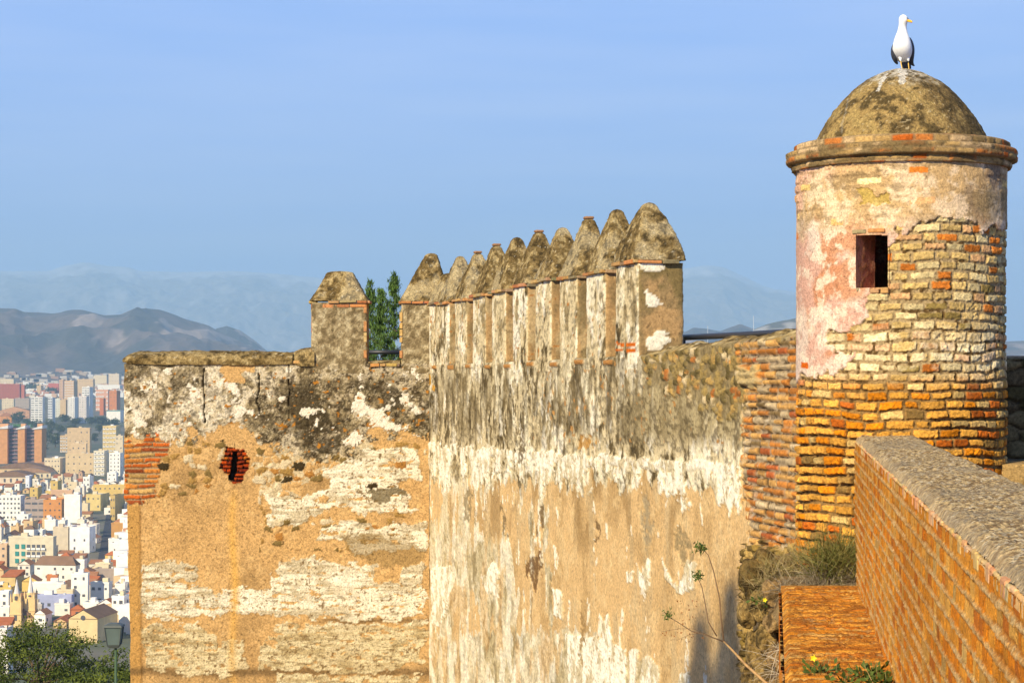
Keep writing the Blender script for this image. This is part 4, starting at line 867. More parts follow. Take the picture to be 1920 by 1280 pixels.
# ------------------------------------------------------------------ seagull on the dome
def build_gull():
    g = empty("seagull", (TX + 0.01, TY - 0.0, 2.385), label="white seagull with dark wings and yellow bill standing on the dome", cat="bird")
    c0 = np.array((TX + 0.029, TY - 0.03, 2.372))
    def W(x, y, z): return tuple(c0 + np.array((x, y, z)))
    mw = plain("white_feathers", (0.80, 0.80, 0.79), 0.7, 0.05, 40); md = plain("slate_feathers", (0.045, 0.048, 0.06), 0.6, 0.25, 60)
    my = plain("yellow_bill", (0.75, 0.42, 0.02), 0.4, 0.1, 50); ml = plain("yellow_legs", (0.68, 0.42, 0.08), 0.5, 0.1, 50); me_ = plain("eye_dark", (0.01, 0.01, 0.01), 0.2, 0, 1); mr = plain("bill_spot", (0.5, 0.06, 0.02), 0.4, 0, 1)
    sec = [(-.018, -.012, .430, .004, .004), (-.018, -.014, .424, .020, .022), (-.018, -.016, .410, .032, .036), (-.017, -.018, .390, .037, .043), (-.018, -.014, .368, .034, .040), (-.021, -.004, .345, .0305, .034), (-.022, .002, .320, .034, .036), (-.022, .004, .297, .040, .043),
           (-.024, .004, .272, .049, .054), (-.024, .006, .245, .060, .066), (-.022, .014, .21, .070, .080), (-.018, .028, .17, .078, .092), (-.012, .046, .135, .074, .096), (-.004, .066, .108, .062, .088), (.004, .084, .088, .042, .070), (.010, .10, .075, .020, .04), (.010, .10, .073, .004, .008)]
    n = 28; rows = []
    for (x, y, z, a, b) in sec:
        rows.append([W(x + a * math.cos(t), y + b * math.sin(t) * (1 if math.sin(t) < 0 else 0.9), z + 0.35 * b * math.sin(t) * (-1 if z < 0.25 else 0) * 0.6) for t in np.linspace(0, 2 * math.pi, n, False)])
    me = np_mesh("body", np.array(rows), grid_faces(len(sec), n, True, None, True)); ob = link("body", me, mw, g); s = ob.modifiers.new("smooth", 'SUBSURF'); s.levels = 1; s.render_levels = 2
    def wing(sx, pts, rad):
        o = MB().sweep([W(*p) for p in pts], rad, 14, ref=(0, 1, 0)).build("wing", md, g, smooth=True); s = o.modifiers.new("smooth", 'SUBSURF'); s.levels = 1; s.render_levels = 1
    wing(1, [(.034, .040, .262), (.044, .052, .245), (.058, .068, .20), (.066, .088, .15), (.066, .115, .105), (.074, .15, .075), (.10, .19, .062), (.115, .205, .058)], [(.006, .006), (.018, .03), (.027, .052), (.026, .060), (.021, .050), (.016, .030), (.009, .014), (.002, .003)])
    wing(-1, [(-.078, .045, .215), (-.083, .05, .195), (-.086, .066, .165), (-.078, .085, .125), (-.062, .11, .095), (-.045, .14, .075), (-.03, .16, .065)], [(.003, .006), (.010, .03), (.014, .045), (.016, .05), (.016, .04), (.012, .02), (.004, .006)])
    MB().sweep([W(.02, .10, .12), W(.028, .12, .075), (W(.034, .135, .05)), W(.038, .145, .022)], [(.03, .02), (.038, .018), (.040, .010), (.038, .004)], 12, ref=(0, 1, 0)).build("tail", md, g, smooth=True)
    o = MB().sweep([W(.013, -.040, .378), W(.020, -.056, .372), W(.029, -.070, .367), W(.036, -.080, .361), W(.038, -.083, .355)], [(.0105, .011), (.009, .0105), (.0075, .010), (.005, .008), (.0015, .002)], 10).build("beak", my, g, smooth=True)
    MB().sweep([W(.030, -.074, .360), W(.034, -.079, .356)], [.0045, .0045], 8).build("bill_spot", mr, o, smooth=True)
    for ex in ((.004, -.054, .396), (.018, -.022, .396)):
        MB().sweep([W(ex[0], ex[1], ex[2] - .004), W(ex[0], ex[1] - .0015, ex[2] - .002), W(ex[0], ex[1] - .0015, ex[2] + .002), W(ex[0], ex[1], ex[2] + .004)], [.001, .0035, .0035, .001], 8).build("eye", me_, g, smooth=True)
    for lx, hx, ly in ((-.019, -.030, .03), (.035, .033, .03)):
        MB().sweep([W(hx, ly + .02, .115), W(hx * .98, ly + .014, .088), W(hx * .9 + lx * .1, ly + .008, .07)], [(.017, .017), (.012, .012), (.005, .005)], 10).build("thigh", mw, g, smooth=True)
        lg = MB().sweep([W(hx * .9 + lx * .1, ly + .008, .085), W((hx + lx) / 2, ly + .012, .05), W(lx, ly, .012), W(lx, ly - .004, .004)], [.0042, .005, .0035, .0045], 8).build("leg", ml, g, smooth=True)
        V = [W(lx, ly + .004, .008)]; Fz = []
        for k, an in enumerate((-0.55, 0.0, 0.55)): V.append(W(lx + math.sin(an) * .045, ly - math.cos(an) * .045, -.002 - 0.006))
        V2 = V + [tuple(np.array(v) - np.array((0, 0, .004))) for v in V]
        MB().poly(V2, [(0, 1, 2), (0, 2, 3), (6, 5, 4), (7, 6, 4), (0, 4, 5, 1), (1, 5, 6, 2), (2, 6, 7, 3), (3, 7, 4, 0)]).build("foot", ml, lg)
build_gull()

# ------------------------------------------------------------------ vegetation
def leaf_mesh(name, cen, size, nrm_seed, colours, parent=None, aspect=0.45, up=None, mat=None):
    """many small diamond leaves at the given centres"""
    rg = np.random.RandomState(nrm_seed); n = len(cen); cen = np.asarray(cen)
    a = rg.normal(size=(n, 3))
    if up is not None: a = a * (1 - up[0]) + np.array(up[1]) * up[0] * 2
    a /= np.linalg.norm(a, axis=1)[:, None]; b = np.cross(a, rg.normal(size=(n, 3))); b /= np.linalg.norm(b, axis=1)[:, None]
    s = (size * rg.uniform(0.6, 1.3, n))[:, None]
    V = np.stack([cen - a * s, cen + b * s * aspect, cen + a * s, cen - b * s * aspect], 1).reshape(-1, 3)
    Fc = np.arange(n * 4).reshape(-1, 4); colours = np.asarray(colours); c = np.repeat(colours, 4, 0)
    return link(name, np_mesh(name, V, Fc, c, False), mat or M_LEAF, parent)
def crown_points(rg, c, rad, nclump, per, cr):
    """leaf centres in clumps spread over an uneven crown"""
    u = rg.normal(size=(nclump, 3)); u /= np.linalg.norm(u, axis=1)[:, None]; u *= (rg.uniform(0.25, 1, nclump) ** 0.5)[:, None]
    cl = np.array(c) + u * np.array(rad) * (0.8 + 0.35 * vn3(u[:, 0] * 2 + 5, u[:, 1] * 2, u[:, 2] * 2, rg.randint(999)))[:, None]
    p = np.repeat(cl, per, 0) + rg.normal(size=(nclump * per, 3)) * cr * np.array((1, 1, 0.55)); cid = np.repeat(rg.uniform(0, 1, nclump), per)
    return p, cid, cl
def greens(rg, cid, n, base=(0.020, 0.042, 0.007), lit=(0.12, 0.145, 0.018)):
    k = np.clip(cid * 0.7 + rg.uniform(0, 0.5, n), 0, 1)[:, None]; return np.array(base) * (1 - k) + np.array(lit) * k
def ground_z(x, y): pass
def tree(c, rad, base_z, label, seed, nclump=150, per=45, leaf=0.13, cr=0.4, group=None, cat="tree", name="pine_tree", cols=None, trunk_r=0.2):
    rg = np.random.RandomState(seed); e = empty(name, (c[0], c[1], base_z), label=label, cat=cat, group=group)
    p, cid, cl = crown_points(rg, c, rad, nclump, per, cr)
    leaf_mesh("crown", p, leaf, seed, greens(rg, cid, len(p), *(cols or ())), e, 0.4)
    m_ = MB(); top = np.array(c) - np.array((0, 0, rad[2] * 0.3)); m_.sweep([(c[0], c[1], base_z), (c[0] + 0.2, c[1], (base_z + top[2]) / 2), tuple(top)], [trunk_r, trunk_r * .8, trunk_r * .5], 8)
    for q in cl[::max(1, nclump // 14)]: m_.sweep([tuple(top), tuple((top + q) / 2 + rg.normal(size=3) * 0.1 * rad[0] * .3), tuple(q)], [trunk_r * .4, trunk_r * .25, trunk_r * .08], 5)
    m_.build("trunk", M_BARK, e); return e

def terr(Y):
    """hill side under the fortress, then the plain, rising gently towards the mountains"""
    return np.interp(Y, [-200, 0, 36, 60, 110, 300, 500, 700, 3000, 7000, 9000], [-14, -14, -14.5, -17, -24, -72, -106, -120, -120, -40, -30])

tree(P(74, 1252, 100), (3.3, 2.6, 2.4), float(terr(100)) - 0.5, "bushy green tree at the bottom left, in front of the church", 11, 260, 60, 0.085, 0.24)
tree(P(215, 1300, 92), (2.0, 2.0, 2.0), float(terr(92)) - 0.5, "green tree under the street lamp by the wall corner", 12, 170, 60, 0.085, 0.22)
tree(P(150, 1345, 84), (2.6, 2.0, 1.7), float(terr(84)) - 0.5, "lowest green tree at the bottom edge between the bushy tree and the lamp", 13, 170, 60, 0.085, 0.22)
tree(P(-60, 1325, 90), (2.7, 2.0, 1.8), float(terr(90)) - 0.5, "green tree cut by the bottom left corner of the view", 14, 150, 60, 0.085, 0.22)

def conifer(px_, pyt, Y, h, w_, label, seed):
    rg = np.random.RandomState(seed); top = np.array(P(px_, pyt, Y)); e = empty("conifer_tree", (top[0], top[1], top[2] - h), label=label, cat="tree", group="conifers seen through the wall gap")
    pts = []; cid = []; nb = 170; m_ = MB(); m_.sweep([(top[0], top[1], top[2] - h), (top[0], top[1], top[2] - h / 2), tuple(top)], [0.10, 0.05, 0.003], 6)
    for i in range(nb):
        t = rg.uniform(0.0, 1) ** 0.9; z = top[2] - t * min(h, 5.5); r = w_ * (0.05 + t * 1.1 * (0.6 + 0.8 * vn2(np.array([i * 0.0 + t * 9.0]), np.array([seed * 1.0]), 3)[0])) * rg.uniform(0.25, 1.25); an = rg.uniform(0, 6.28)
        q = np.array((top[0] + r * math.cos(an), top[1] + r * math.sin(an), z + r * rg.uniform(0.1, 0.8))); o = np.array((top[0], top[1], z))
        m_.sweep([tuple(o), tuple(q)], [0.015, 0.004], 4)
        k = rg.uniform(0.1, 1, 36)[:, None] ** 0.7; pp = o * (1 - k) + q * k + rg.normal(size=(36, 3)) * 0.05; pts.append(pp); cid += [rg.uniform()] * 36
    pts = np.concatenate(pts); leaf_mesh("crown", pts, 0.085, seed, greens(rg, np.array(cid), len(pts), (0.025, 0.055, 0.012), (0.10, 0.17, 0.03)), e, 0.16, (0.55, (0, 0, 1)))
    m_.build("trunk", M_BARK, e)
conifer(739, 512, 62, 17, 1.35, "tallest conifer in the wall gap, beside the corner merlon", 21)
conifer(714, 545, 62, 17, 1.1, "shorter thin conifer in the middle of the wall gap", 22)
conifer(695, 528, 66, 17, 0.9, "conifer half hidden by the blocky merlon", 23)

def blades(name, base_pts, n, length, spread, seed, cols, parent, width=0.004, droop=0.5, segs=4, lean=(0, 0, 1)):
    rg = np.random.RandomState(seed); V = []; Fc = []; C = []; base_pts = np.asarray(base_pts)
    b = base_pts[rg.randint(len(base_pts), size=n)] + rg.normal(size=(n, 3)) * spread[0] * np.array((1, 1, 0.3))
    d = rg.normal(size=(n, 3)) * spread[1] + np.array(lean); d /= np.linalg.norm(d, axis=1)[:, None]; L = length * rg.uniform(0.4, 1.2, n)
    side = np.cross(d, rg.normal(size=(n, 3))); side /= np.linalg.norm(side, axis=1)[:, None]; cur = rg.normal(size=(n, 3)) * 0.35 + np.array((0, 0, -droop))
    rows = []
    for k in range(segs + 1):
        t = k / segs; p = b + d * (L * t)[:, None] + cur * (L * t * t * 0.5)[:, None]; w_ = width * (1 - 0.8 * t)
        rows.append(p - side * w_); rows.append(p + side * w_)
    V = np.stack(rows, 1).reshape(-1, 3); base = np.arange(n)[:, None, None] * (2 * (segs + 1)); k = np.arange(segs)[None, :, None] * 2
    Fc = (base + k + np.array([0, 1, 3, 2])[None, None, :]).reshape(-1, 4); ci = np.array(cols)[rg.randint(len(cols), size=n)] * rg.uniform(0.7, 1.25, n)[:, None]
    return link(name, np_mesh(name, V, Fc, np.repeat(ci, 2 * (segs + 1), 0), False), M_LEAF, parent)
shrub = empty("dry_shrub", (2.35, 15.1, -1.6), label="dry grey and green shrub growing in the corner between tower and parapet", cat="shrub")
bp = [P(x, y, 15.0 + (1110 - y) * 0.004) for x, y in ((1480, 1108), (1505, 1108), (1530, 1106), (1555, 1104), (1580, 1100), (1600, 1092), (1565, 1085), (1530, 1085), (1590, 1070))]
blades("dead_stems", bp, 2600, 0.22, (0.03, 0.9), 31, [(0.34, 0.28, 0.19), (0.24, 0.19, 0.13), (0.46, 0.39, 0.27), (0.16, 0.12, 0.08)], shrub, 0.0022, 0.7)
bp2 = [P(x, y, 15.1) for x, y in ((1545, 1080), (1570, 1075), (1590, 1080), (1560, 1060), (1585, 1055))]
blades("green_stems", bp2, 1300, 0.30, (0.05, 0.75), 32, [(0.12, 0.13, 0.03), (0.20, 0.18, 0.05), (0.08, 0.085, 0.02), (0.28, 0.22, 0.08)], shrub, 0.003, 0.1, lean=(-0.15, -0.1, 1))
rg = np.random.RandomState(6); pp = np.array(bp2)[rg.randint(5, size=1500)] + rg.normal(size=(1500, 3)) * np.array((0.09, 0.07, 0.07)) + np.array((0, 0, 0.11))
leaf_mesh("leaves", pp, 0.012, 5, greens(rg, rg.uniform(0, 1, 1500), 1500, (0.06, 0.07, 0.015), (0.17, 0.16, 0.04)), shrub, 0.3)
sh2 = empty("dry_shrub", P(1440, 1100, 15.5), label="sparse ochre weed on the rubble, left of the dry shrub", cat="shrub")
blades("stems", [P(x, y, 15.4) for x, y in ((1430, 1095), (1450, 1070), (1465, 1120), (1440, 1130), (1475, 1095), (1490, 1070), (1500, 1050))], 1100, 0.2, (0.05, 0.9), 33, [(0.36, 0.28, 0.12), (0.20, 0.17, 0.06), (0.30, 0.22, 0.1)], sh2, 0.0022, 0.3)
sh3 = empty("dead_weed", P(1450, 1250, 14.6), label="tangle of pale dead stems hanging beside the lower ledge", cat="weed")
blades("stems", [P(x, y, 14.4) for x, y in ((1465, 1240), (1462, 1265), (1460, 1215))], 60, 0.30, (0.02, 0.6), 34, [(0.50, 0.43, 0.33), (0.38, 0.31, 0.22)], sh3, 0.003, 0.5, lean=(-0.9, -0.2, 0.2))

# leafless twig reaching across the wall
tw = empty("twig", P(1445, 1290, 12.6), label="thin leggy sprig with leaf tufts reaching over the tan wall", cat="twig")
m_bark2 = plain("young_bark", (0.40, 0.24, 0.10), 0.7, 0.3, 30)
def tp(x, y, Y=12.4): return P(x, y, Y)
MB().sweep([tp(1450, 1292, 12.0), tp(1400, 1247, 12.2), tp(1370, 1215, 12.3), tp(1357, 1202)], [.010, .008, .007, .006], 8).build("stem", m_bark2, tw, smooth=True)
m_bark3 = plain("thin_bark", (0.17, 0.11, 0.06), 0.8, 0.3, 30)
for pts, r0 in (([(1357, 1202), (1352, 1160), (1349, 1120), (1338, 1070), (1328, 1040), (1318, 1028)], .0055), ([(1344, 1192), (1328, 1165), (1322, 1130), (1316, 1100), (1308, 1082)], .0045), ([(1357, 1202), (1330, 1192), (1296, 1182), (1270, 1165), (1252, 1155)], .0045), ([(1335, 1193), (1300, 1178), (1270, 1178), (1240, 1184)], .002), ([(1310, 1186), (1290, 1190), (1268, 1200)], .0016)):
    MB().sweep([tp(*q) for q in pts], [r0 * (1 - 0.6 * i / len(pts)) for i in range(len(pts))], 6).build("branch", m_bark3, tw, smooth=True)
rg = np.random.RandomState(8)
for c_, n_, s_ in (((1314, 1026), 70, .018), ((1307, 1079), 60, .016), ((1252, 1154), 45, .014)):
    leaf_mesh("leaf_tuft", np.array(tp(*c_)) + rg.normal(size=(n_, 3)) * 0.016, s_, 9, greens(rg, rg.uniform(0, .6, n_), n_, (0.04, 0.07, 0.015), (0.12, 0.15, 0.03)), tw, 0.3)
sp = [tp(x, y) for x, y in [(1240 + i * 4 + rg.uniform(-3, 3), 1184 + rg.uniform(-8, 16) - 6 * math.sin(i)) for i in range(22)] + [(1290 + rg.uniform(-22, 22), 1150 + rg.uniform(-25, 30)) for _ in range(26)] + [(1292 + rg.uniform(-8, 8), 1195 + rg.uniform(-12, 12)) for _ in range(14)]]
leaf_mesh("seed_heads", np.array(sp), 0.0085, 10, flat((len(sp),), (0.26, 0.12, 0.04)), tw, 0.6)["kind"] = "stuff"

def flower_plant(pts, flowers, label, seed, n=130):
    e = empty("flowering_weed", P(*pts[0]), label=label, cat="weed", group="yellow flowered weeds on the ledge")
    rg = np.random.RandomState(seed); p = np.concatenate([np.array(P(*q)) + rg.normal(size=(n // len(pts), 3)) * np.array((0.05, 0.05, 0.022)) + np.array((0, 0, 0.02)) for q in pts])
    leaf_mesh("leaves", p, 0.019, seed, greens(rg, rg.uniform(0, 1, len(p)), len(p), (0.025, 0.05, 0.01), (0.10, 0.14, 0.025)), e, 0.55)
    blades("stems", [P(*q) for q in pts], 26, 0.13, (0.03, 0.5), seed, [(0.10, 0.12, 0.03), (0.3, 0.2, 0.08)], e, 0.0018, 0.2)
    for f in flowers:
        c = np.array(P(*f)); V = [c]; 
        for k in range(10): an = k * math.pi / 5; V.append(c + (0.020 if k % 2 == 0 else 0.011) * np.array((math.cos(an), -0.25, math.sin(an))))
        MB().poly(V, [(0, 1 + k, 1 + (k + 1) % 10) for k in range(10)]).build("flower", plain("yellow_petals", (0.8, 0.62, 0.02), 0.6, 0.1, 30), e)
flower_plant([(1530, 1268, 10.4), (1550, 1262, 10.5)], [(1525, 1233, 10.4)], "small weed with one yellow flower on the worn brick ledge", 41)
flower_plant([(1620, 1272, 10.2), (1655, 1285, 10.0), (1590, 1284, 10.1), (1640, 1268, 10.3)], [], "spreading green weed where ledge meets parapet, bottom edge", 42, 260)
flower_plant([(1430, 1130, 15.3)], [(1434, 1124, 15.2)], "tiny yellow flower on the rubble beside the ledge", 43, 40)

# leaf cones added outside the view to throw pointed shadows on the toothed wall
def shade_cone(px_, py_, k_, label, seed, slope):
    Yw = 28943.0 / (px_ + 43.6); sh = Vector(P(px_, py_, Yw)); tip = sh + sdir * k_; n = 3400
    ca = np.random.RandomState(seed); hh = ca.uniform(0, 1, n) ** 0.8; an = ca.uniform(0, 6.283, n)
    rad_ = (0.03 + slope * hh ** 0.9) * ca.uniform(0.05, 1, n) ** 0.5
    pp = np.stack([tip.x + rad_ * np.cos(an), tip.y + rad_ * np.sin(an), tip.z - hh * 4.5], 1)
    cy = empty("conifer_tree", (tip.x, tip.y, -14), label=label, cat="tree")  # tree by name only; added as an unseen shadow caster
    leaf_mesh("crown", pp, 0.15, seed, greens(ca, hh * 0, n), cy, 0.5)
    MB().sweep([(tip.x, tip.y, -14), (tip.x, tip.y, tip.z - 0.4)], [0.2, 0.03], 8).build("trunk", M_BARK, cy)
shade_cone(1312, 1160, 32, "added pointed leaf cone outside the view, shading the lower wall left of the twig", 7, 1.5)
shade_cone(1368, 1100, 26, "added taller leaf cone outside the view, shading the wall beside the rubble", 8, 1.1)

# street lamp at the bottom left
def build_lamp():
    Y = 60.0; c = P(207, 1205, Y); k = Y / F
    e = empty("street_lamp", (P(215, 1200, Y)[0], Y, -17), label="grey green street lamp with a glazed lantern beside the wall corner", cat="street lamp")
    mg = plain("lamp_green", (0.06, 0.10, 0.05), 0.5, 0.15, 3); mgr = plain("lamp_grey", (0.09, 0.10, 0.09), 0.5, 0.1, 3); gl = plain("lamp_glass", (0.10, 0.13, 0.12), 0.15, 0.1, 3, 0.6)
    x = P(217, 1200, Y)[0]; MB().sweep([(x, Y, -17), (x, Y, P(0, 1214, Y)[2])], [0.045, 0.038], 10).build("pole", mg, e, smooth=True)
    z0 = P(0, 1207, Y)[2]; z1 = P(0, 1174, Y)[2]; xc = P(214, 0, Y)[0]
    def fr(z, w_, d_): return [(xc - w_, Y - d_, z), (xc + w_, Y - d_, z), (xc + w_, Y + d_, z), (xc - w_, Y + d_, z)]
    h = MB(); h.poly(fr(z0 - 0.10, .13, .13) + fr(z0, .19, .19), [(3, 2, 1, 0), (4, 5, 6, 7), (0, 1, 5, 4), (1, 2, 6, 5), (2, 3, 7, 6), (3, 0, 4, 7)]); h.build("lantern_base", mgr, e)
    gz = MB(); gz.poly(fr(z0, .17, .17) + fr(z1, .23, .23), [(3, 2, 1, 0), (4, 5, 6, 7), (0, 1, 5, 4), (1, 2, 6, 5), (2, 3, 7, 6), (3, 0, 4, 7)]); g_ = gz.build("lantern_glass", gl, e)
    for sx in (-1, 1):
        for sy in (-1, 1): MB().sweep([(xc + sx * .18, Y + sy * .18, z0), (xc + sx * .24, Y + sy * .24, z1)], [.016, .016], 5).build("lantern_bar", mgr, e)
    tp_ = MB(); tp_.poly(fr(z1, .27, .27) + fr(z1 + .05, .26, .26) + fr(z1 + .11, .12, .12), [(3, 2, 1, 0), (0, 1, 5, 4), (1, 2, 6, 5), (2, 3, 7, 6), (3, 0, 4, 7), (4, 5, 9, 8), (5, 6, 10, 9), (6, 7, 11, 10), (7, 4, 8, 11), (8, 9, 10, 11)]); tp_.build("lantern_lid", mgr, e)
build_lamp()

# ------------------------------------------------------------------ ground, hills, mountains
def build_ground():
    ys = np.concatenate([np.linspace(-60, 700, 120), np.geomspace(720, 32500, 170)]); xs = np.concatenate([-np.geomspace(15500, 20, 110), [0], np.geomspace(20, 15500, 110)])
    X, Y = np.meshgrid(xs, ys); Z = terr(np.maximum(Y, np.hypot(X, Y) * (Y < 650)))
    Z = Z + (fbm2(X * 0.02, Y * 0.02, 3, 3) - 0.5) * 3 * ((Y < 650))
    g = fbm2(X * 0.012, Y * 0.012, 4, 7); col = mx(flat(X.shape, (0.16, 0.14, 0.10)), (0.09, 0.10, 0.05), ss(0.45, 0.6, g)); col = np.where((Y < 600)[..., None], mx(flat(X.shape, (0.10, 0.10, 0.04)), (0.20, 0.15, 0.08), ss(.5, .6, g)), col)
    m, n, b = new_mat("town_ground"); at = n.nodes.new("ShaderNodeAttribute"); at.attribute_name = "Col"; tc = n.nodes.new("ShaderNodeTexCoord"); nz = n.nodes.new("ShaderNodeTexNoise"); nz.inputs["Scale"].default_value = 0.05; nz.inputs["Detail"].default_value = 8
    n.links.new(tc.outputs["Object"], nz.inputs["Vector"]); mu = n.nodes.new("ShaderNodeVectorMath"); mu.operation = 'SCALE'; mr = n.nodes.new("ShaderNodeMapRange"); mr.inputs[3].default_value = 0.5; mr.inputs[4].default_value = 1.5
    n.links.new(nz.outputs["Fac"], mr.inputs[0]); n.links.new(at.outputs["Color"], mu.inputs[0]); n.links.new(mr.outputs[0], mu.inputs["Scale"]); n.links.new(mu.outputs[0], b.inputs["Base Color"]); b.inputs["Roughness"].default_value = 0.95
    o = grid("ground", np.stack([X, Y, Z], -1), col, m); tag(o, kind="structure"); return m
M_GROUND = build_ground()
def hills(name, crest, Yc, Yb, zb, seed, cols, amp, behind=900, nx=620, snow=False):
    cp = np.array(crest, float); pxs = np.linspace(cp[0, 0], cp[-1, 0], nx); t = np.concatenate([np.linspace(0, 1, 170), 1 + np.linspace(0.02, 0.5, 18)])
    cy_ = np.interp(pxs, cp[:, 0], cp[:, 1])
    for _ in range(6): cy_[1:-1] = (cy_[:-2] + cy_[2:] + 2 * cy_[1:-1]) / 4
    PXg, T = np.meshgrid(pxs, t); Y = Yb + (Yc - Yb) * np.minimum(T, 1) + (T > 1) * (T - 1) * behind * 2; X = (PXg - HX) / F * Y
    zc = (HY - cy_) / F * Yc
    prof = sm(np.clip(T, 0, 1)) * 0.55 + np.clip(T, 0, 1) ** 1.3 * 0.45; prof = np.where(T > 1, 1 - ((T - 1) / 0.5) ** 1.2, prof)
    r = 1 - np.abs(2 * fbm2(X / 900 + T * 0.4, Y / 1500, 5, seed, 0.55) - 1); r2 = 1 - np.abs(2 * fbm2(X / 330, Y / 600, 4, seed + 5) - 1)
    Z = zb + (zc[None] - zb) * prof + ((r - 0.75) * amp + (r2 - 0.75) * amp * 0.45 + (0.5 - np.abs(fbm2(X / 120, Y / 260, 3, seed + 21) - 0.5) * 2) * amp * 0.12) * np.sin(np.clip(T, 0, 1) * math.pi) ** 0.8
    g = fbm2(X / 300, Y / 400, 5, seed + 9, 0.6); col = mx(flat(X.shape, cols[0]), cols[1], ss(0.42, 0.6, g)); sc = ss(0.60, 0.70, fbm2(X / 160, Y / 500, 4, seed + 15, 0.6)); col = mx(col, cols[2], sc * 0.8)
    if snow: col = mx(col, (0.55, 0.55, 0.58), ss(0.80, 0.93, T + (g - 0.5) * 0.3))
    o = grid(name, np.stack([X, Y, Z], -1), col, M_GROUND); tag(o, kind="structure"); return pxs, t, X, Y, Z
sc_ = [(0.055, 0.052, 0.042), (0.13, 0.095, 0.075), (0.36, 0.28, 0.23)]
H1 = hills("hills", [(-260, 590), (-60, 580), (0, 578), (30, 579), (45, 585), (100, 588), (155, 581), (195, 591), (225, 590), (255, 577), (300, 585), (345, 602), (390, 610), (430, 632), (480, 655), (560, 700), (640, 716)], 9200, 6600, -46, 1, sc_, 190)
hills("hills", [(340, 716), (380, 640), (405, 616), (425, 611), (450, 619), (480, 640), (505, 662), (560, 690), (700, 700)], 10200, 9300, -30, 2, sc_, 60)
hills("hills", [(1150, 640), (1285, 622), (1300, 614), (1325, 616), (1350, 621), (1362, 616), (1388, 607), (1412, 616), (1440, 622), (1520, 640), (1700, 640), (1880, 640), (1990, 636)], 9400, 7000, -40, 3, sc_, 60)
hills("hills", [(1380, 660), (1412, 618), (1440, 607), (1462, 602), (1480, 599), (1500, 594), (1560, 588), (1700, 600), (1800, 640)], 6800, 5600, -60, 4, [(0.10, 0.09, 0.05), (0.20, 0.15, 0.10), (0.5, 0.45, 0.38)], 50)
hills("mountains", [(-300, 520), (-60, 506), (0, 508), (95, 508), (112, 500), (160, 491), (200, 499), (240, 500), (262, 508), (340, 510), (440, 508), (520, 513), (600, 521), (700, 540), (800, 560), (900, 556), (1000, 566), (1100, 540), (1200, 515), (1285, 503), (1325, 497), (1355, 500), (1390, 516), (1440, 540), (1490, 547), (1600, 600), (1750, 640), (2000, 660)], 30000, 22000, 60, 5, [(0.24, 0.23, 0.21), (0.28, 0.26, 0.23), (0.40, 0.38, 0.35)], 260, behind=800, snow=True)

# ------------------------------------------------------------------ the town
_mats = {}
def cm(c, rough=0.85, var=0.12, scale=0.25):
    k = tuple(round(x, 3) for x in c)
    if k not in _mats: _mats[k] = plain("paint_%d" % len(_mats), c, rough, var, scale, 0.1)
    return _mats[k]
CW = (0.82, 0.78, 0.71); CC = (0.68, 0.56, 0.37); CT = (0.62, 0.44, 0.24); CY = (0.66, 0.46, 0.14); CO = (0.62, 0.27, 0.08); CS = (0.60, 0.38, 0.24); CR = (0.38, 0.10, 0.05); CG = (0.45, 0.42, 0.40)
RT = (0.38, 0.17, 0.08); RB = (0.22, 0.13, 0.08); RR = (0.45, 0.14, 0.05)
_win = MB().box(-0.5, 0.5, -0.5, 0.5, -0.5, 0.5).mesh("window_unit"); _win.materials.append(plain("dark_window", (0.09, 0.09, 0.10), 0.3, 0.1, 1, 0.5))
_win2 = MB().box(-0.5, 0.5, -0.5, 0.5, -0.5, 0.5).mesh("window_teal"); _win2.materials.append(plain("teal_awning", (0.03, 0.22, 0.20), 0.8, 0.1, 1))
_bal = MB().box(-0.5, 0.5, -0.5, 0.5, -0.5, 0.5).mesh("balcony_unit"); _bal.materials.append(plain("pale_balcony", (0.75, 0.72, 0.68), 0.8, 0.1, 1))
def solveY(by):
    lo, hi = 600.0, 9000.0
    for _ in range(40):
        mid = (lo + hi) / 2
        if HY - float(terr(mid)) / mid * F > by: lo = mid
        else: hi = mid
    return (lo + hi) / 2
def add_unit(me, name, par_, loc, dim):
    o = bpy.data.objects.new(name, me); COLL.objects.link(o); o.parent = par_; o.location = loc; o.scale = dim; return o
LAND = []; ALL = []
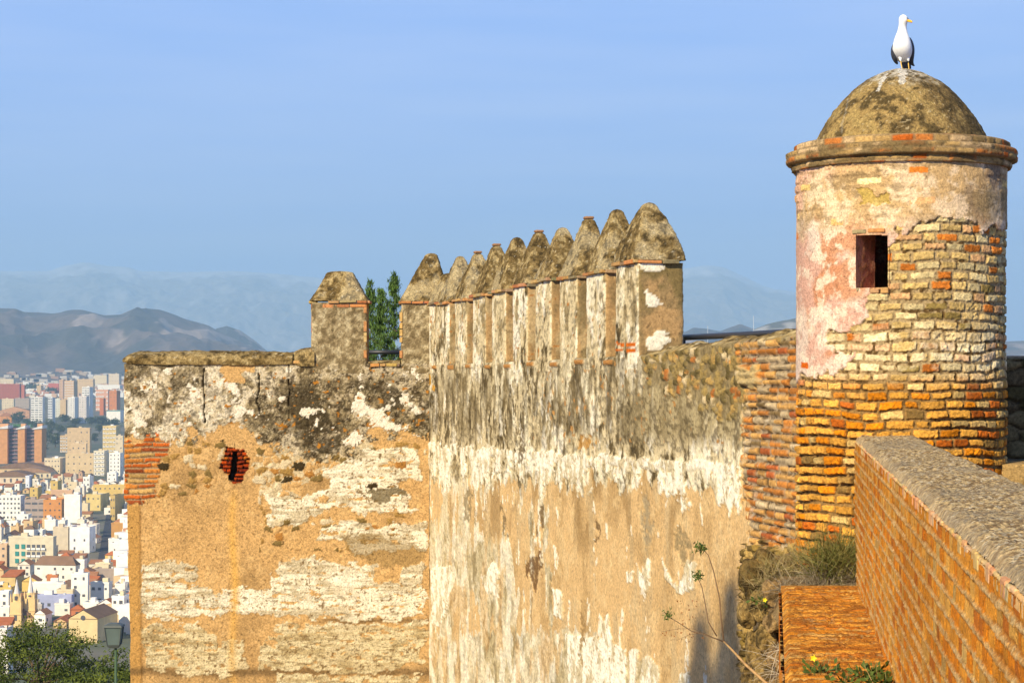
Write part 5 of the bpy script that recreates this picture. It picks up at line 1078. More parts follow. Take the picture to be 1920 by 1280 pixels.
def building(l, r, top, base, c, roof='flat', fs=0.72, win=None, label=None, name="building", roofc=None, seed=0, yaw=None, group=None, cat="building", balc=False, depth=None):
    """l, r, top, base: outline in the photo; fs: share of the width taken by the lit front; win=(columns, floors)"""
    rn = random.Random(int(l * 13 + top * 7 + seed)); Y = solveY(base); k = Y / F; gz_ = float(terr(Y)); pc = (l + (r - l) * fs)
    H = (base - top) * k; a = yaw if yaw is not None else math.radians(rn.uniform(8, 22))
    W = (r - l) * fs * k / math.cos(a); D = max(5.0, min(28.0, (r - l) * (1 - fs) * k / math.sin(a + 0.02)))
    if depth: D = depth
    x0 = (pc - HX) * k                       # front right corner
    view = math.atan2((pc - HX), F)
    e = empty(name, (x0, Y, gz_), -view - a, label=label, cat=cat, group=group)
    # local frame: x to the left-right along the front, y into depth; front right corner is the origin
    rise = 0.0; hw = H
    if roof in ('hip', 'gable', 'shed'): rise = min(H * 0.35, W * 0.22 + 1); hw = H - rise
    body = MB().box(-W, 0, 0, D, -3, hw).build("wall", cm(c), e, True); rc = roofc or RT; ov = 0.5
    if roof == 'flat':
        p = MB(); t = 0.35
        for bx in ((-W - .1, 0.1, -.1, t), (-W - .1, 0.1, D - t, D + .1), (-W - .1, -W + t, t, D - t), (-t, 0.1, t, D - t)): p.box(bx[0], bx[1], bx[2], bx[3], hw - 0.02, hw + 0.9)
        p.build("parapet", cm(tuple(min(0.85, x * 1.05) for x in c)), e, True)
        rf = MB().box(-W + t, -t, t, D - t, hw, hw + 0.12).build("roof", cm(rc if roofc else rn.choice([(0.5, 0.36, 0.27), (0.42, 0.24, 0.17), (0.6, 0.55, 0.5)])), e, True)
        if W > 5: 
            hx = rn.uniform(-W * 0.8, -W * 0.4); MB().box(hx, hx + min(4, W * .3), D * .3, D * .3 + 3, hw + .12, hw + 2.8).build("roof_hut", cm(rn.choice([CW, c, CC])), rf, True)
            if rn.random() < .6: MB().box(-W * .25, -W * .25 + 1.2, D * .2, D * .2 + 1.2, hw + .12, hw + 1.6).build("water_tank", cm((0.6, 0.6, 0.62)), rf, True)
    elif roof == 'gable':
        MB().poly([(-W - ov, -ov, hw), (ov, -ov, hw), (ov, D + ov, hw), (-W - ov, D + ov, hw), (-W / 2, -ov, hw + rise), (-W / 2, D + ov, hw + rise)], [(0, 4, 5, 3), (1, 2, 5, 4), (0, 3, 2, 1)]).build("roof", cm(rc), e, True)
        MB().poly([(-W, 0, hw), (0, 0, hw), (-W / 2, 0, hw + rise * .93), (-W, -.1, hw), (0, -.1, hw), (-W / 2, -.1, hw + rise * .93)], [(3, 4, 5), (0, 2, 1), (0, 3, 5, 2), (1, 2, 5, 4), (0, 1, 4, 3)]).build("gable", cm(c), e, True)
    elif roof == 'hip':
        q = min(W, D) / 2
        if W >= D: rd = [(-W + q, D / 2, hw + rise), (-q, D / 2, hw + rise)]; fc = [(0, 1, 5, 4), (1, 2, 5), (2, 3, 4, 5), (3, 0, 4), (0, 3, 2, 1)]
        else: rd = [(-W / 2, q, hw + rise), (-W / 2, D - q, hw + rise)]; fc = [(0, 1, 4), (1, 2, 5, 4), (2, 3, 5), (3, 0, 4, 5), (0, 3, 2, 1)]
        rf = MB().poly([(-W - ov, -ov, hw), (ov, -ov, hw), (ov, D + ov, hw), (-W - ov, D + ov, hw)] + rd, fc).build("roof", cm(rc), e, True)
    elif roof == 'shed':
        MB().poly([(-W - ov, -ov, hw), (ov, -ov, hw), (ov, D + ov, hw + rise), (-W - ov, D + ov, hw + rise), (-W - ov, D + ov, hw), (ov, D + ov, hw)], [(0, 1, 2, 3), (0, 3, 4), (1, 5, 2), (3, 2, 5, 4), (0, 4, 5, 1)]).build("roof", cm(rc), e, True)
    if win is None: win = (max(1, min(5, int(W / 4.2))), max(1, min(4, int(hw / 3.3))))
    nc, nf = win[:2]
    if nc and nf:
        for i in range(nc):
            for j in range(nf):
                if len(win) == 2 and rn.random() < (0.34 if group else 0.12): continue
                wx_ = -W + W * (i + 0.5) / nc; wz = hw * (j + 0.55) / nf
                fw, fh = min(1.5, W / nc * .5) * rn.uniform(.6, 1.15), min(1.7, hw / nf * .55) * rn.uniform(.6, 1.1); wx_ += rn.uniform(-.5, .5) * (1 if group else 0)
                if balc == 2: add_unit(_win2, "awning", e, (wx_, -.1, wz), (W / nc * .55, .3, hw / nf * .55))
                else: add_unit(_win, "window", e, (wx_, 0, wz), ((W / nc * .8) if balc == 3 else fw, .24, fh))
                if balc == 1: add_unit(_bal, "balcony", e, (wx_, -.45, wz - fh * .75), (W / nc * .8, .9, hw / nf * .26))
        for j in range(min(nf, 4)):
            if D > 7 and rn.random() < .7: add_unit(_win, "window", e, (0, D * rn.uniform(.25, .75), hw * (j + .55) / min(nf, 4)), (.24, 1.2, 1.5))
    ALL.append((l, r, top, base)); 
    if label: LAND.append((l, r, top, base, label))
    return e, W, D, hw, rise
B = building
# far quarter
B(0, 40, 720, 748, CR, win=(8, 5), fs=.92, label="dark red brick block with a grid of windows, far left edge of town")
B(40, 48, 722, 748, (0.50, 0.14, 0.07), fs=.7, win=(1, 5), label="narrow brighter red block joined to the dark red gridded block")
B(0, 30, 711, 735, CC, fs=.85, win=(5, 2), label="pale cream block whose top shows above the dark red gridded block")
B(56, 72, 706, 716, CC, fs=.9, label="low cream house among far trees, right of the red blocks")
B(88, 102, 700, 708, CW, fs=.9, label="isolated white hall at the foot of the hills")
B(69, 82, 723, 738, CT, fs=.6, label="small tan block among trees below the isolated white hall")
B(91, 112, 719, 740, (0.50, 0.13, 0.09), fs=.9, win=(0, 0), label="red walled block with a green end next to the salmon towers")
B(98, 112, 723, 735, (0.15, 0.38, 0.28), fs=.9, win=(0, 0), label="green panelled block in front of the red walled one")
B(111, 124, 712, 752, CS, fs=.6, win=(2, 8, 1), label="tall salmon block with a shaded side, left of its orange twin")
B(121, 146, 714, 756, (0.64, 0.40, 0.2), fs=.7, win=(4, 9, 1), balc=1, label="orange tan block with white balconies behind the striped white tower")
B(145, 178, 711, 742, CT, fs=.9, win=(8, 4), label="long tan block on the far skyline of the town")
B(176, 206, 704, 724, CC, fs=.8, win=(6, 2), label="cream block highest on the far skyline, right part")
B(204, 228, 701, 728, (0.66, 0.54, 0.38), fs=.8, win=(4, 3), label="cream block with a roof tower, far right beside the wall coping")
B(184, 232, 722, 735, CW, fs=.85, win=(7, 1), label="long low white block above the red striped one")
B(4, 28, 748, 768, CC, fs=.9, win=(5, 4, 1), label="cream five storey block below the dark red gridded block")
B(28, 58, 747, 766, (0.42, 0.34, 0.28), fs=.9, win=(6, 3), label="grey brown block left of the white slab tower")
B(0, 58, 762, 784, (0.60, 0.33, 0.18), roof='gable', roofc=RT, yaw=0.1, fs=.95, win=(10, 2), label="long terracotta barracks with a red tiled roof")
B(0, 24, 774, 792, CO, roof='hip', fs=.9, win=(4, 2), label="orange house with a tiled roof at the left edge above the green field")
B(58, 90, 745, 792, CW, fs=.68, win=(3, 11, 1), balc=3, label="white slab tower with dark ribbon windows, leftmost tower")
B(90, 105, 746, 797, (0.66, 0.66, 0.66), fs=.55, win=(2, 11, 1), balc=3, label="white slab tower toned grey for its shade, just right of the leftmost tower")  # white slab greyed, its shade put into the wall colour
B(104, 115, 748, 782, (0.66, 0.68, 0.60), fs=.8, win=(2, 8, 1), balc=1, label="pale tower with green tinted balconies behind the tan gable wall")
B(113, 128, 750, 783, CT, fs=.7, win=(0, 0), label="tan tower with a blank windowless end wall")
B(127, 149, 745, 787, CW, fs=.6, win=(3, 10, 1), balc=1, label="white tower with ribs and a pink shaded flank")
B(148, 168, 743, 793, (0.76, 0.66, 0.58), fs=.7, win=(3, 11, 1), balc=1, label="white and pink tower in front of the tallest white tower")
B(154, 182, 726, 785, CW, fs=.5, win=(3, 14, 1), balc=3, label="tallest white tower with a grey shaded side")
B(180, 207, 731, 770, (0.66, 0.35, 0.22), fs=.85, win=(6, 5), balc=1, label="red and white striped block right of the tallest white tower")
B(187, 200, 747, 778, (0.56, 0.18, 0.06), fs=.55, win=(0, 0), label="slim orange red tower with a blank wall")
B(205, 230, 733, 780, (0.58, 0.22, 0.07), fs=.55, win=(2, 6), label="orange block with a dark side touching the wall edge")
e, W, D, hw, _ = B(200, 232, 770, 792, CW, fs=.8, roofc=(0.05, 0.30, 0.55), win=(0, 0), label="white hall with a blue roof among dark trees")
add_unit(_win2, "roof_band", e, (-W / 2, -0.1, hw + .2), (W, .5, 1.6))
# twin brick towers with slanted roofs
def fin_tower():
    Y = solveY(869); k = Y / F
    for n_, (lab, segs) in enumerate((("orange brick tower with slanted white eaves, left one of the joined pair", [(-6, 14, 'f'), (14, 34, 'r')]), ("orange brick tower with slanted white eaves, right one of the joined pair", [(34, 47, 'f'), (47, 65, 'r'), (65, 79, 'f')]))):
        e = empty("tower_block", ((segs[0][0] - HX) * k, Y, float(terr(Y))), 0, label=lab, cat="building"); gz_ = float(terr(Y))
        for (a, b_, t) in segs:
            x0, x1 = (a - HX) * k, (b_ - HX) * k; H = (869 - 803) * k
            if t == 'f':
                yy = Y - (0 if n_ == 0 else 2); MB().box(x0, x1, yy, yy + 26, gz_ - 3, gz_ + H).build("brick_fin", cm((0.60, 0.29, 0.11)), e)
                MB().poly([(x0 - 2, yy - 1.5, gz_ + H), (x1 + 1, yy - 1.5, gz_ + H + 4), (x1 + 1, yy + 26, gz_ + H + 4), (x0 - 2, yy + 26, gz_ + H), (x0 - 2, yy - 1.5, gz_ + H - 1), (x1 + 1, yy - 1.5, gz_ + H), (x1 + 1, yy + 26, gz_ + H), (x0 - 2, yy + 26, gz_ + H - 1)], [(0, 1, 2, 3), (7, 6, 5, 4), (0, 4, 5, 1), (1, 5, 6, 2), (2, 6, 7, 3), (3, 7, 4, 0)]).build("roof", cm((0.72, 0.70, 0.66)), e)
                MB().box(x0 + 2, x1 - 1, yy + 8, yy + 16, gz_ + H, gz_ + H + 6).build("roof_hut", cm((0.62, 0.33, 0.16)), e)
            else:
                yy = Y + 9; w_ = MB().box(x0, x1, yy, yy + 14, gz_ - 3, gz_ + H).build("recessed_front", cm((0.26, 0.15, 0.15)), e)
                for j in range(9):
                    z = gz_ + H * (j + .4) / 9.5; o = MB().box(x0, x1, yy - 2.0, yy, z, z + 1.1).build("balcony", cm((0.30, 0.22, 0.24)), e); MB().box(x0 + .5, x1 - .5, yy - .15, yy + .05, z + 1.5, z + 3.6).build("window", _win.materials[0], e)
fin_tower(); ALL.append((0, 79, 803, 869)); LAND.append((0, 79, 803, 869, "the joined brick towers"))
B(113, 129, 817, 848, CT, fs=.9, win=(3, 5, 1), balc=1, label="tan block with white balconies left of the tall tan block")
B(127, 172, 803, 852, CT, fs=.92, win=(4, 3), roofc=RR, label="tall tan block with red roof strips")
B(133, 164, 832, 884, (0.66, 0.48, 0.28), fs=.93, win=(3, 3), roofc=RR, label="tan block with a blank gable below the tall tan block")
B(193, 226, 799, 848, (0.66, 0.50, 0.22), fs=.75, win=(4, 6, 1), balc=1, label="yellow cream block with balconies close to the wall")
B(216, 234, 818, 862, CC, fs=.8, win=(2, 5), label="cream block cut by the fortress wall, below the yellow cream block")
B(84, 128, 860, 888, CC, fs=.65, win=(5, 3, 1), label="cream yellow block with deep shaded recesses right of the brick towers")
B(124, 178, 851, 888, (0.66, 0.49, 0.28), fs=.95, win=(5, 3), roofc=RR, label="broad tan block with red brick strips")
B(176, 204, 846, 892, (0.70, 0.62, 0.46), fs=.7, win=(3, 6, 1), balc=1, label="cream block with stacked balconies, right of the broad tan block")
B(205, 232, 850, 892, CW, fs=.75, win=(3, 6, 1), label="white ribbed block right of the stacked balconies")
# market halls with curved roofs
def hall(l, r, top, base, c, label):
    Y = solveY(base); k = Y / F; gz_ = float(terr(Y)); x0, x1 = (l - HX) * k, (r - HX) * k; H = (base - top) * k; e = empty("market_hall", (x0, Y, gz_), label=label, cat="market hall")
    MB().box(x0, x1, Y, Y + 30, gz_ - 3, gz_ + H * .55).build("wall", cm(c), e); V = []; n = 14
    for i in range(n + 1):
        t = i / n; V += [(x0 + (x1 - x0) * t, Y - 1, gz_ + H * (.55 + .45 * math.sin(math.pi * t))), (x0 + (x1 - x0) * t, Y + 31, gz_ + H * (.55 + .45 * math.sin(math.pi * t)))]
    MB().poly(V, [(2 * i, 2 * i + 2, 2 * i + 3, 2 * i + 1) for i in range(n)] + [tuple(2 * i for i in range(n + 1))[::-1]]).build("roof", cm(RB if c != CC else (0.34, 0.2, 0.12)), e)
    for i in range(7): MB().box(x0 + (x1 - x0) * (i + .3) / 7, x0 + (x1 - x0) * (i + .6) / 7, Y - .15, Y + .1, gz_ + H * .1, gz_ + H * .4).build("window", _win.materials[0], e)
    ALL.append((l, r, top, base)); LAND.append((l, r, top, base, label))
hall(50, 130, 865, 884, CC, "long vaulted market hall furthest back, right of the brick towers")
hall(-10, 90, 868, 890, CT, "vaulted market hall with a brown roof below the brick towers")
hall(20, 95, 877, 896, CC, "vaulted hall with a cream front, middle of the market halls")
hall(-20, 62, 883, 906, (0.70, 0.55, 0.38), "nearest vaulted market hall at the left edge")
# white old town
B(-8, 48, 931, 974, CW, fs=.83, win=(7, 5), seed=2, label="broad white block with dots of windows at the left edge")
B(47, 88, 938, 975, (0.36, 0.28, 0.24), fs=.9, win=(3, 3, 1), roofc=RR, balc=3, label="brown block with dark glass bands right of the broad white block")
B(82, 124, 938, 975, CO, fs=.8, win=(4, 3), roofc=(0.6, 0.25, 0.06), label="orange block with a projecting roof edge")
B(121, 153, 929, 980, CW, fs=.9, win=(0, 0), label="tall blank white block right of the orange block")
B(176, 240, 910, 934, CY, fs=.95, win=(7, 2), roofc=CY, label="golden yellow building beside the wall")
B(162, 206, 928, 957, (0.66, 0.5, 0.2), fs=.6, win=(3, 2), label="yellow house with a shaded side below the golden yellow building")
B(207, 236, 930, 975, (0.5, 0.35, 0.12), fs=.3, win=(2, 3), label="ochre block with a deep dark side touching the red bricks")
B(209, 240, 982, 1014, (0.52, 0.27, 0.08), fs=.9, win=(0, 0), label="plain brown orange wall block next to the fortress wall")
B(208, 240, 1020, 1045, CW, fs=.9, win=(2, 1), label="white roof block below the plain brown orange wall")
B(95, 117, 903, 927, CY, fs=.6, win=(1, 2), label="small yellow house among white roofs")
B(96, 138, 920, 936, CS, fs=.95, win=(0, 0), label="long low peach wall above the orange block")
B(156, 176, 895, 922, CW, fs=.6, win=(2, 3), label="white tower house left of the golden yellow building")
B(48, 62, 893, 915, (0.72, 0.74, 0.8), fs=.5, win=(1, 2), label="narrow white gabled house under the market halls")
B(84, 105, 976, 1005, CW, fs=.95, win=(0, 0), label="small blank white block below the orange block")
B(100, 131, 990, 1036, (0.58, 0.48, 0.34), fs=.9, roofc=RR, win=(0, 0), label="beige windowless block with a red tiled top")
B(131, 180, 990, 1036, (0.78, 0.76, 0.74), fs=.75, roofc=RR, win=(2, 3), label="white block with a red roof edge and two small windows")
e, W, D, hw, _ = B(18, 106, 1008, 1062, (0.62, 0.54, 0.38), fs=.93, win=(0, 0), label="beige apartment block with teal awnings")
for i, x in enumerate((.16, .3)):
    for j in range(3): add_unit(_win2, "awning", e, (-W * (1 - x) + W * .03, -.2, hw * (.2 + .25 * j)), (W * .08, .5, hw * .15))
for i in range(4):
    for j in range(3): add_unit(_win, "window", e, (-W * (.55 - .11 * i), 0, hw * (.2 + .25 * j)), (W * .08, .3, hw * .13)); add_unit(_bal, "balcony", e, (-W * (.55 - .11 * i), -.6, hw * (.12 + .25 * j)), (W * .09, 1.2, hw * .07))
B(0, 18, 1022, 1062, (0.60, 0.42, 0.26), fs=.7, win=(1, 3), label="brown house left of the beige apartment block")
B(66, 150, 1043, 1090, (0.74, 0.70, 0.62), roof='hip', roofc=RB, fs=.9, win=(5, 2), label="large white house under a brown hipped roof")
B(34, 66, 1050, 1082, (0.72, 0.66, 0.56), roof='gable', roofc=(0.48, 0.2, 0.08), fs=.7, win=(2, 2), label="house with a bright orange tiled roof left of the brown hipped roof")
B(3, 46, 1072, 1108, (0.60, 0.43, 0.18), roof='shed', roofc=RR, fs=.6, win=(0, 0), label="plain ochre house behind the church spires")
B(88, 110, 1080, 1096, (0.55, 0.2, 0.07), fs=.9, win=(0, 0), label="small orange roof terrace below the brown hipped roof")
B(60, 121, 1094, 1126, CW, fs=.97, win=(3, 1), label="low white house right of the church spires")
B(134, 168, 1077, 1140, CW, fs=.9, win=(2, 4), label="tall white tower house in the middle of the old town")
B(170, 210, 1094, 1136, (0.74, 0.72, 0.66), fs=.85, win=(3, 2), label="white house with small dots of windows right of the tall tower house")
B(178, 224, 1068, 1094, (0.34, 0.27, 0.23), fs=.85, win=(0, 0), roofc=RB, label="grey brown windowless house above the dotted white house")
B(218, 242, 1046, 1096, CW, fs=.9, win=(1, 2), label="bright white block cut off by the fortress wall")
B(68, 136, 1118, 1152, (0.34, 0.36, 0.52), fs=.97, win=(4, 1), label="house with a blue grey painted wall behind the big tree")
B(103, 134, 1134, 1154, (0.70, 0.66, 0.58), fs=.9, win=(2, 1), label="pale house right of the blue grey wall")
B(134, 160, 1134, 1156, (0.56, 0.2, 0.09), roof='hip', roofc=RR, fs=.8, win=(1, 1), label="small house with red roof terraces behind the gabled church hall")
B(0, 17, 1110, 1138, CW, fs=.95, win=(1, 2), label="white house at the left edge beside the spires")
B(0, 18, 1140, 1166, CW, fs=.95, win=(1, 1), roofc=RB, label="white house with a brown roof, left of the church front")
B(-6, 25, 1180, 1216, (0.70, 0.65, 0.60), fs=.6, win=(0, 0), label="grey white block at the left edge above the bushy tree")
B(0, 20, 1225, 1262, CW, fs=.8, win=(1, 2), label="white house glimpsed left below the bushy tree")
B(210, 242, 1120, 1176, CW, fs=.7, win=(2, 3), label="white house with a red trim above the street lamp")
e, W, D, hw, rise = B(130, 192, 1143, 1205, (0.66, 0.50, 0.26), roof='gable', roofc=RB, fs=.85, win=(0, 0), yaw=0.35, depth=26, label="cream church hall with a brown gabled roof and round window", cat="church hall")
m_ = MB(); m_.sweep([(-W / 2, -.25, hw + rise * .1), (-W / 2, .1, hw + rise * .1)], [1.1, 1.1], 16, ref=(0, 0, 1)); m_.build("round_window", _win.materials[0], e, True)
# church with two gothic spires
def church():
    Y = solveY(1176); k = Y / F; gz_ = float(terr(Y)); mc = cm((0.72, 0.51, 0.24)); mdk = _win.materials[0]; msp = cm((0.66, 0.62, 0.58))
    e = empty("church", ((40 - HX) * k, Y, gz_), label="sand coloured church with two gothic spires behind the bushy tree", cat="church")
    for cx, hy, dy in ((29, 1086, 0), (51, 1078, 4)):
        x = (cx - HX) * k; w_ = 10.5 * k; zt = (HY - 1128) * k - (0 if dy == 0 else -1.2); tw_ = MB().box(x - w_, x + w_, Y + dy, Y + dy + 2 * w_, gz_ - 3, zt).build("tower", mc, e)
        MB().box(x - w_ * .25, x + w_ * .25, Y + dy - .15, Y + dy + .1, (HY - 1163) * k, (HY - 1150) * k).build("window", mdk, tw_)
        MB().box(x - w_ * 1.08, x + w_ * 1.08, Y + dy - .3, Y + dy + 2 * w_ + .3, zt - 6, zt - 5.4).build("string_course", mc, tw_)
        zb = (HY - 1113) * k; MB().sweep([(x, Y + dy + w_, zt), (x, Y + dy + w_, zb)], [w_ * .95, w_ * .7], 8).build("belfry", mc, tw_)
        for s in (-1, 1):
            for q in (0, 1): MB().sweep([(x + s * w_ * .85, Y + dy + q * 2 * w_ + (.3 if q == 0 else -.3), zt), (x + s * w_ * .85, Y + dy + q * 2 * w_ + (.3 if q == 0 else -.3), zt + 1.6), (x + s * w_ * .85, Y + dy + q * 2 * w_ + (.3 if q == 0 else -.3), zt + 4.2)], [.5, .45, .05], 6).build("pinnacle", mc, tw_)
        MB().box(x - w_ * .2, x + w_ * .2, Y + dy + w_ * .2 - .4, Y + dy + w_ * .4, zt + .8, zb - 1).build("opening", mdk, tw_)
        MB().sweep([(x, Y + dy + w_, zb), (x, Y + dy + w_, (HY - hy) * k)], [w_ * .55, .06], 8).build("spire", msp, tw_)
    xa, xb = (20 - HX) * k, (62 - HX) * k
    MB().box(xa + 1, xb - 1, Y + 3, Y + 30, gz_ - 3, (HY - 1160) * k).build("nave", mc, e)
    MB().poly([(xa, Y + 3, (HY - 1160) * k), (xb, Y + 3, (HY - 1160) * k), ((xa + xb) / 2, Y + 3, (HY - 1142) * k), (xa, Y + 30, (HY - 1160) * k), (xb, Y + 30, (HY - 1160) * k), ((xa + xb) / 2, Y + 30, (HY - 1142) * k)], [(0, 1, 2), (3, 5, 4), (0, 2, 5, 3), (1, 4, 5, 2), (0, 3, 4, 1)]).build("roof", cm(RB), e)
    ALL.append((17, 62, 1078, 1176)); LAND.append((17, 62, 1078, 1176, "the church"))
church()

# the many small houses between them
short = {"the joined brick towers": (20, 835), "the vaulted market halls": (60, 885), "the broad white block": (20, 950), "the orange block": (100, 957), "the tall blank white block": (137, 955), "the golden yellow building": (205, 920), "the beige apartment block": (60, 1035), "the windowless beige block": (115, 1010),
         "the brown hipped roof": (105, 1065), "the church spires": (40, 1110), "the tall white tower house": (150, 1108), "the gabled church hall": (160, 1175), "the broad tan block": (150, 868), "the red-edged white block": (155, 1012), "the dark shaded street": (190, 1010)}
used = set()
def fill():
    rn = random.Random(99); cols = [(CW, "white", 6), ((0.72, 0.65, 0.54), "off-white", 4), (CC, "cream", 3.4), ((0.62, 0.43, 0.22), "tan", 2.6), (CY, "yellow", 1), (CS, "peach", 1.6), ((0.50, 0.45, 0.40), "grey", 1.2)]
    by = 893.0; count = 0
    while by < 1235:
        Yr = solveY(by); pxm = F / Yr; x = -12.0 + rn.uniform(-10, 8); xmax = 236
        while x < xmax:
            wm = rn.uniform(5.6, 11.5); w_ = wm * pxm; hm = rn.choice([5, 6, 8, 10, 12]) * rn.uniform(.9, 1.1); l, r, t, b_ = x, x + w_, by - hm * pxm, by + rn.uniform(-2, 2)
            x += w_ + rn.uniform(-0.5, 2.0) * pxm
            if l > 233 or r < 1: continue
            if 178 < (l + r) / 2 < 208 and 965 < by < 1064: continue            # the street canyon
            if by > 1180 and (l + r) / 2 > 20 : continue                        # behind the trees and hall
            bad = False
            for (L, R, T, Bb) in ALL[:NH]:
                if Bb < b_ + 1:
                    ox = max(0, min(r, R) - max(l, L)); oy = max(0, min(b_, Bb) - max(t, T))
                    if ox * oy > 0.30 * min((R - L) * (Bb - T), w_ * (b_ - t)) and Bb > t + 2: bad = True; break
            if bad: continue
            hidden = any(L <= l and R >= r and T <= t + 2 and Bb > b_ for (L, R, T, Bb) in ALL[:NH])
            if hidden: continue
            q = rn.random() * sum(c[2] for c in cols)
            for c, cn, wt in cols:
                q -= wt
                if q <= 0: break
            rf = rn.choice(['flat'] * 5 + ['gable', 'gable', 'hip', 'hip', 'shed', 'shed', 'shed']); rcol, rcn = rn.choice([(RT, "terracotta"), (RB, "brown"), (RR, "red"), ((0.5, 0.46, 0.42), "grey")])
            if rf != 'flat' and rcn == "grey": rcol, rcn = RT, "terracotta"
            cxm, cym = (l + r) / 2, (t + b_) / 2; nm = sorted(short, key=lambda s: math.hypot(short[s][0] - cxm, (short[s][1] - cym) * 1.2))
            kind = {"flat": "flat-roofed house", "gable": "gabled house", "hip": "hip-roofed house", "shed": "house with a sloping roof"}[rf]
            size = "narrow" if wm < 7.2 else ("wide" if wm > 10 else ""); tall = "tall " if hm > 11.5 else ("low " if hm < 7 else "")
            lab = None
            for nn in nm[:5]:
                dx_, dy_ = cxm - short[nn][0], cym - short[nn][1]
                rel = ("behind" if dy_ < 0 else "below") if abs(dy_) > abs(dx_) else ("left of" if dx_ < 0 else "right of")
                for extra in ("", " with a %s roof" % rcn):
                    cand = ("%s %s%s %s%s, %s %s" % (size, tall, cn, kind, extra, rel, nn)).strip().replace("  ", " ")
                    if cand.replace(" with a sloping roof with", " with") not in used: lab = cand; break
                if lab: break
            if not lab: lab = cand
            used.add(lab)
            building(l, r, t, b_, c, rf, fs=rn.uniform(.6, .9), roofc=rcol, label=None, seed=count, name="house", cat="house", group="houses of the old town")["label" if False else 0]["label"] = lab
            count += 1
        by += 7.4 + (by - 890) * 0.016
    return count
NH = len(ALL)
_n = fill(); print("houses filled:", _n)

# street surface seen between the houses
def strip(pts, z, name, col):
    V = [P_ for P_ in pts]; o = MB().poly(V, [tuple(range(len(V)))]).build(name, cm(col)); tag(o, kind="structure")
def gp(px_, py_, dz=0.3):
    Y = solveY(py_); return ((px_ - HX) / F * Y, Y, float(terr(Y)) + dz)
strip([gp(176, 1090), gp(204, 1090), gp(212, 930), gp(206, 930)], 0, "street_road", (0.06, 0.06, 0.07))
strip([gp(0, 806), gp(60, 806), gp(62, 795), gp(0, 795)], 0, "sports_field", (0.10, 0.24, 0.04))

# town trees
def town_tree(px_, pyb, hpx, wpx, label, seed):
    Y = solveY(pyb); k = Y / F; rg = np.random.RandomState(seed); b_ = P(px_, pyb, Y); h = hpx * k; w_ = wpx * k / 2
    e = empty("town_tree", b_, label=label, cat="tree", group="dark trees between the town blocks")
    p, cid, cl = crown_points(rg, (b_[0], b_[1], b_[2] + h * .58), (w_, w_, h * .42), 34, 16, w_ * 0.22)
    leaf_mesh("crown", p, w_ * 0.16, seed, greens(rg, cid, len(p), (0.025, 0.045, 0.015), (0.07, 0.09, 0.03)), e, 0.6)
    MB().sweep([b_, (b_[0], b_[1], b_[2] + h * .5)], [w_ * .08, w_ * .05], 6).build("trunk", M_BARK, e)
tl = [(34, 795, 24, 24, "largest dark tree beside the terracotta barracks"), (12, 797, 12, 14, "small dark tree at the left above the green field"), (50, 799, 14, 16, "dark tree between barracks and the white slab tower"), (66, 803, 14, 22, "dark tree under the leftmost white tower"),
      (92, 800, 14, 14, "dark tree at the foot of the grey white slab tower"), (98, 812, 22, 16, "upper one of the tall dark trees right of the brick towers"), (88, 830, 26, 20, "tall dark tree touching the brick towers"), (104, 838, 28, 22, "tall dark tree left of the tan blocks"), (112, 815, 20, 18, "dark tree above the tan block with white balconies"),
      (122, 792, 14, 20, "dark tree below the blank tan tower"), (142, 796, 12, 18, "dark tree below the ribbed white tower"), (172, 796, 14, 22, "dark tree below the tallest white tower"), (190, 796, 16, 22, "dark tree left of the blue roofed hall"), (212, 800, 14, 24, "dark tree in front of the blue roofed hall"),
      (134, 808, 12, 18, "dark tree just above the tall tan block"), (186, 812, 16, 18, "dark tree above the yellow cream block"), (178, 830, 18, 14, "dark tree between the tall tan block and the yellow cream block"), (82, 850, 20, 14, "dark tree at the right foot of the brick towers"),
      (100, 740, 14, 24, "far tree below the red walled block"), (60, 735, 16, 26, "far tree right of the narrow red block"), (78, 716, 9, 30, "far trees row left of the isolated white hall"), (104, 712, 8, 26, "far tree right of the isolated white hall"), (50, 712, 9, 22, "far tree above the narrow red block"), (8, 868, 8, 22, "tree at the foot of the left brick tower"), (52, 868, 9, 16, "tree at the foot of the right brick tower"), (30, 806, 8, 12, "small tree at the near side of the green field"), (165, 842, 12, 10, "dark tree right of the tall tan block")]
for i, t_ in enumerate(tl): town_tree(*t_[:4], t_[4], 600 + i)

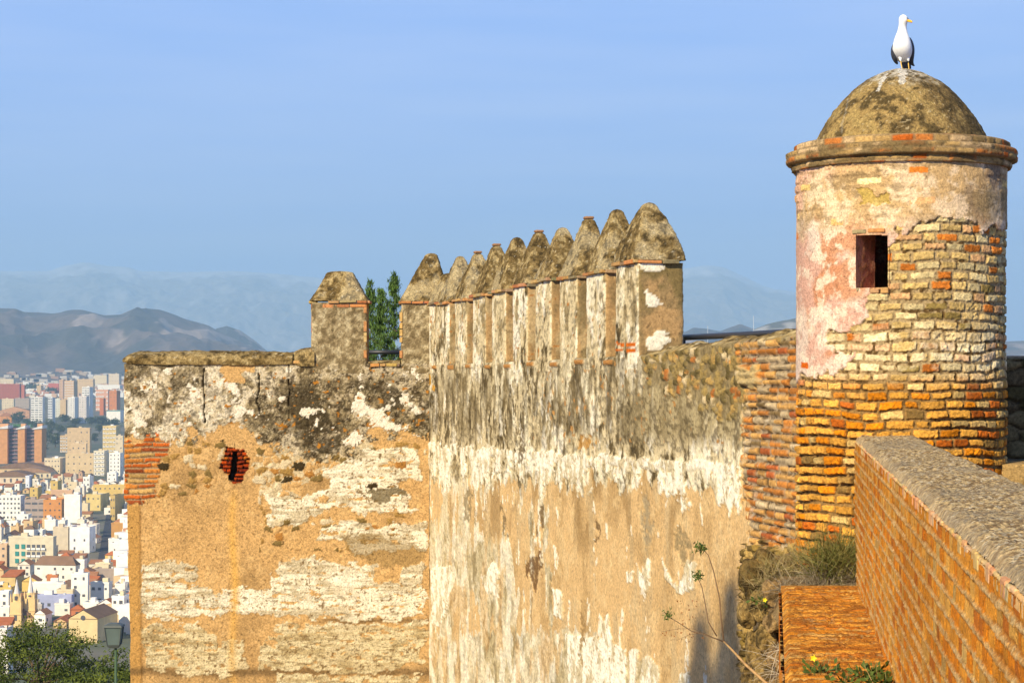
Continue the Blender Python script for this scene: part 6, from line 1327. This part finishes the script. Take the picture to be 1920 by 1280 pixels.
# scattered suburb houses on the plain and slopes: far too many and too small to tell apart
def suburb():
    rg = np.random.RandomState(4); V = []; Fc = []; C = []
    pxs, t, X, Y, Z = H1; n = 0
    for _ in range(300):
        i = int(rg.uniform(0, 1) ** 1.8 * 26); j = rg.randint(60, 460); x, y, z = X[i, j], Y[i, j], Z[i, j]; s = rg.uniform(6, 16); hgt = rg.uniform(5, 11)
        if fbm2(np.array([x / 500]), np.array([y / 500]), 3, 3)[0] < 0.44: continue
        m_ = MB().box(x - s, x + s, y - 8, y + 8, z - 6, z + hgt); b = len(V); V += m_.v; Fc += [tuple(b + q for q in f) for f in m_.f]; c = [(0.5, 0.46, 0.4), (0.42, 0.34, 0.26), (0.36, 0.22, 0.15), (0.6, 0.58, 0.55)][rg.randint(4)]; C += [c] * 8
    for _ in range(1300):
        y = rg.uniform(4200, 6900); pxr = rg.uniform(-20, 240) if rg.rand() < .6 else rg.uniform(1250, 1960); x = (pxr - HX) / F * y; z = float(terr(y)); s = rg.uniform(5, 14); hgt = rg.uniform(5, 13)
        if HY - z / y * F > 745 and pxr < 240: continue
        m_ = MB().box(x - s, x + s, y - 8, y + 8, z - 3, z + hgt); b = len(V); V += m_.v; Fc += [tuple(b + q for q in f) for f in m_.f]; c = [(0.7, 0.62, 0.5), (0.6, 0.4, 0.26), (0.45, 0.2, 0.12), (0.75, 0.74, 0.72)][rg.randint(4)]; C += [c] * 8
    for _ in range(1100):      # the same town goes on behind the fortress wall
        pyb = rg.uniform(790, 1190); y = solveY(pyb); pxr = rg.uniform(246, 470); x = (pxr - HX) / F * y; z = float(terr(y)); s = rg.uniform(4, 9); hgt = rg.uniform(6, 14); an = 0.45
        m_ = MB().quad_box((x, y, z + hgt / 2 - 1), (s * math.cos(an), -s * math.sin(an), 0), (s * math.sin(an), s * math.cos(an), 0), (0, 0, hgt / 2 + 1)); b = len(V); V += m_.v; Fc += [tuple(b + q for q in f) for f in m_.f]
        c = [(0.8, 0.76, 0.7), (0.7, 0.6, 0.46), (0.6, 0.42, 0.24), (0.4, 0.2, 0.12)][min(3, int(rg.exponential(1.0)))]; C += [c] * 8
    o = link("suburb_houses", np_mesh("suburb_houses", np.array(V), np.array(Fc), np.array(C), False), M_LEAF); tag(o, "pale specks of suburb houses scattered over the plain and lower hills", "suburb", kind="stuff")
suburb()
# two thin masts on the low far hills
for px_, pyt, lab in ((1413, 592, "thin pale mast on the far hills, nearer the tower"), (1327, 610, "thin pale mast on the far hills, nearer the largest merlon")):
    p = P(px_, pyt, 6500); MB_ = MB().sweep([(p[0], p[1], -60), (p[0], p[1], p[2])], [1.6, 0.8], 6); o = MB_.build("mast", cm((0.6, 0.6, 0.6))); tag(o, lab, "mast", group="masts on the far hills")

# ------------------------------------------------------------------ air
hz = MB().box(-16500, 16500, -160, 33500, -170, 1900).build("haze", None); tag(hz, kind="stuff")
m = bpy.data.materials.new("haze_air"); m.use_nodes = True; m.node_tree.nodes.clear(); pv = m.node_tree.nodes.new("ShaderNodeVolumePrincipled"); ou = m.node_tree.nodes.new("ShaderNodeOutputMaterial")
pv.inputs["Density"].default_value = 7.2e-5; pv.inputs["Color"].default_value = (0.48, 0.74, 1.0, 1); m.node_tree.links.new(pv.outputs[0], ou.inputs["Volume"]); hz.data.materials.append(m)
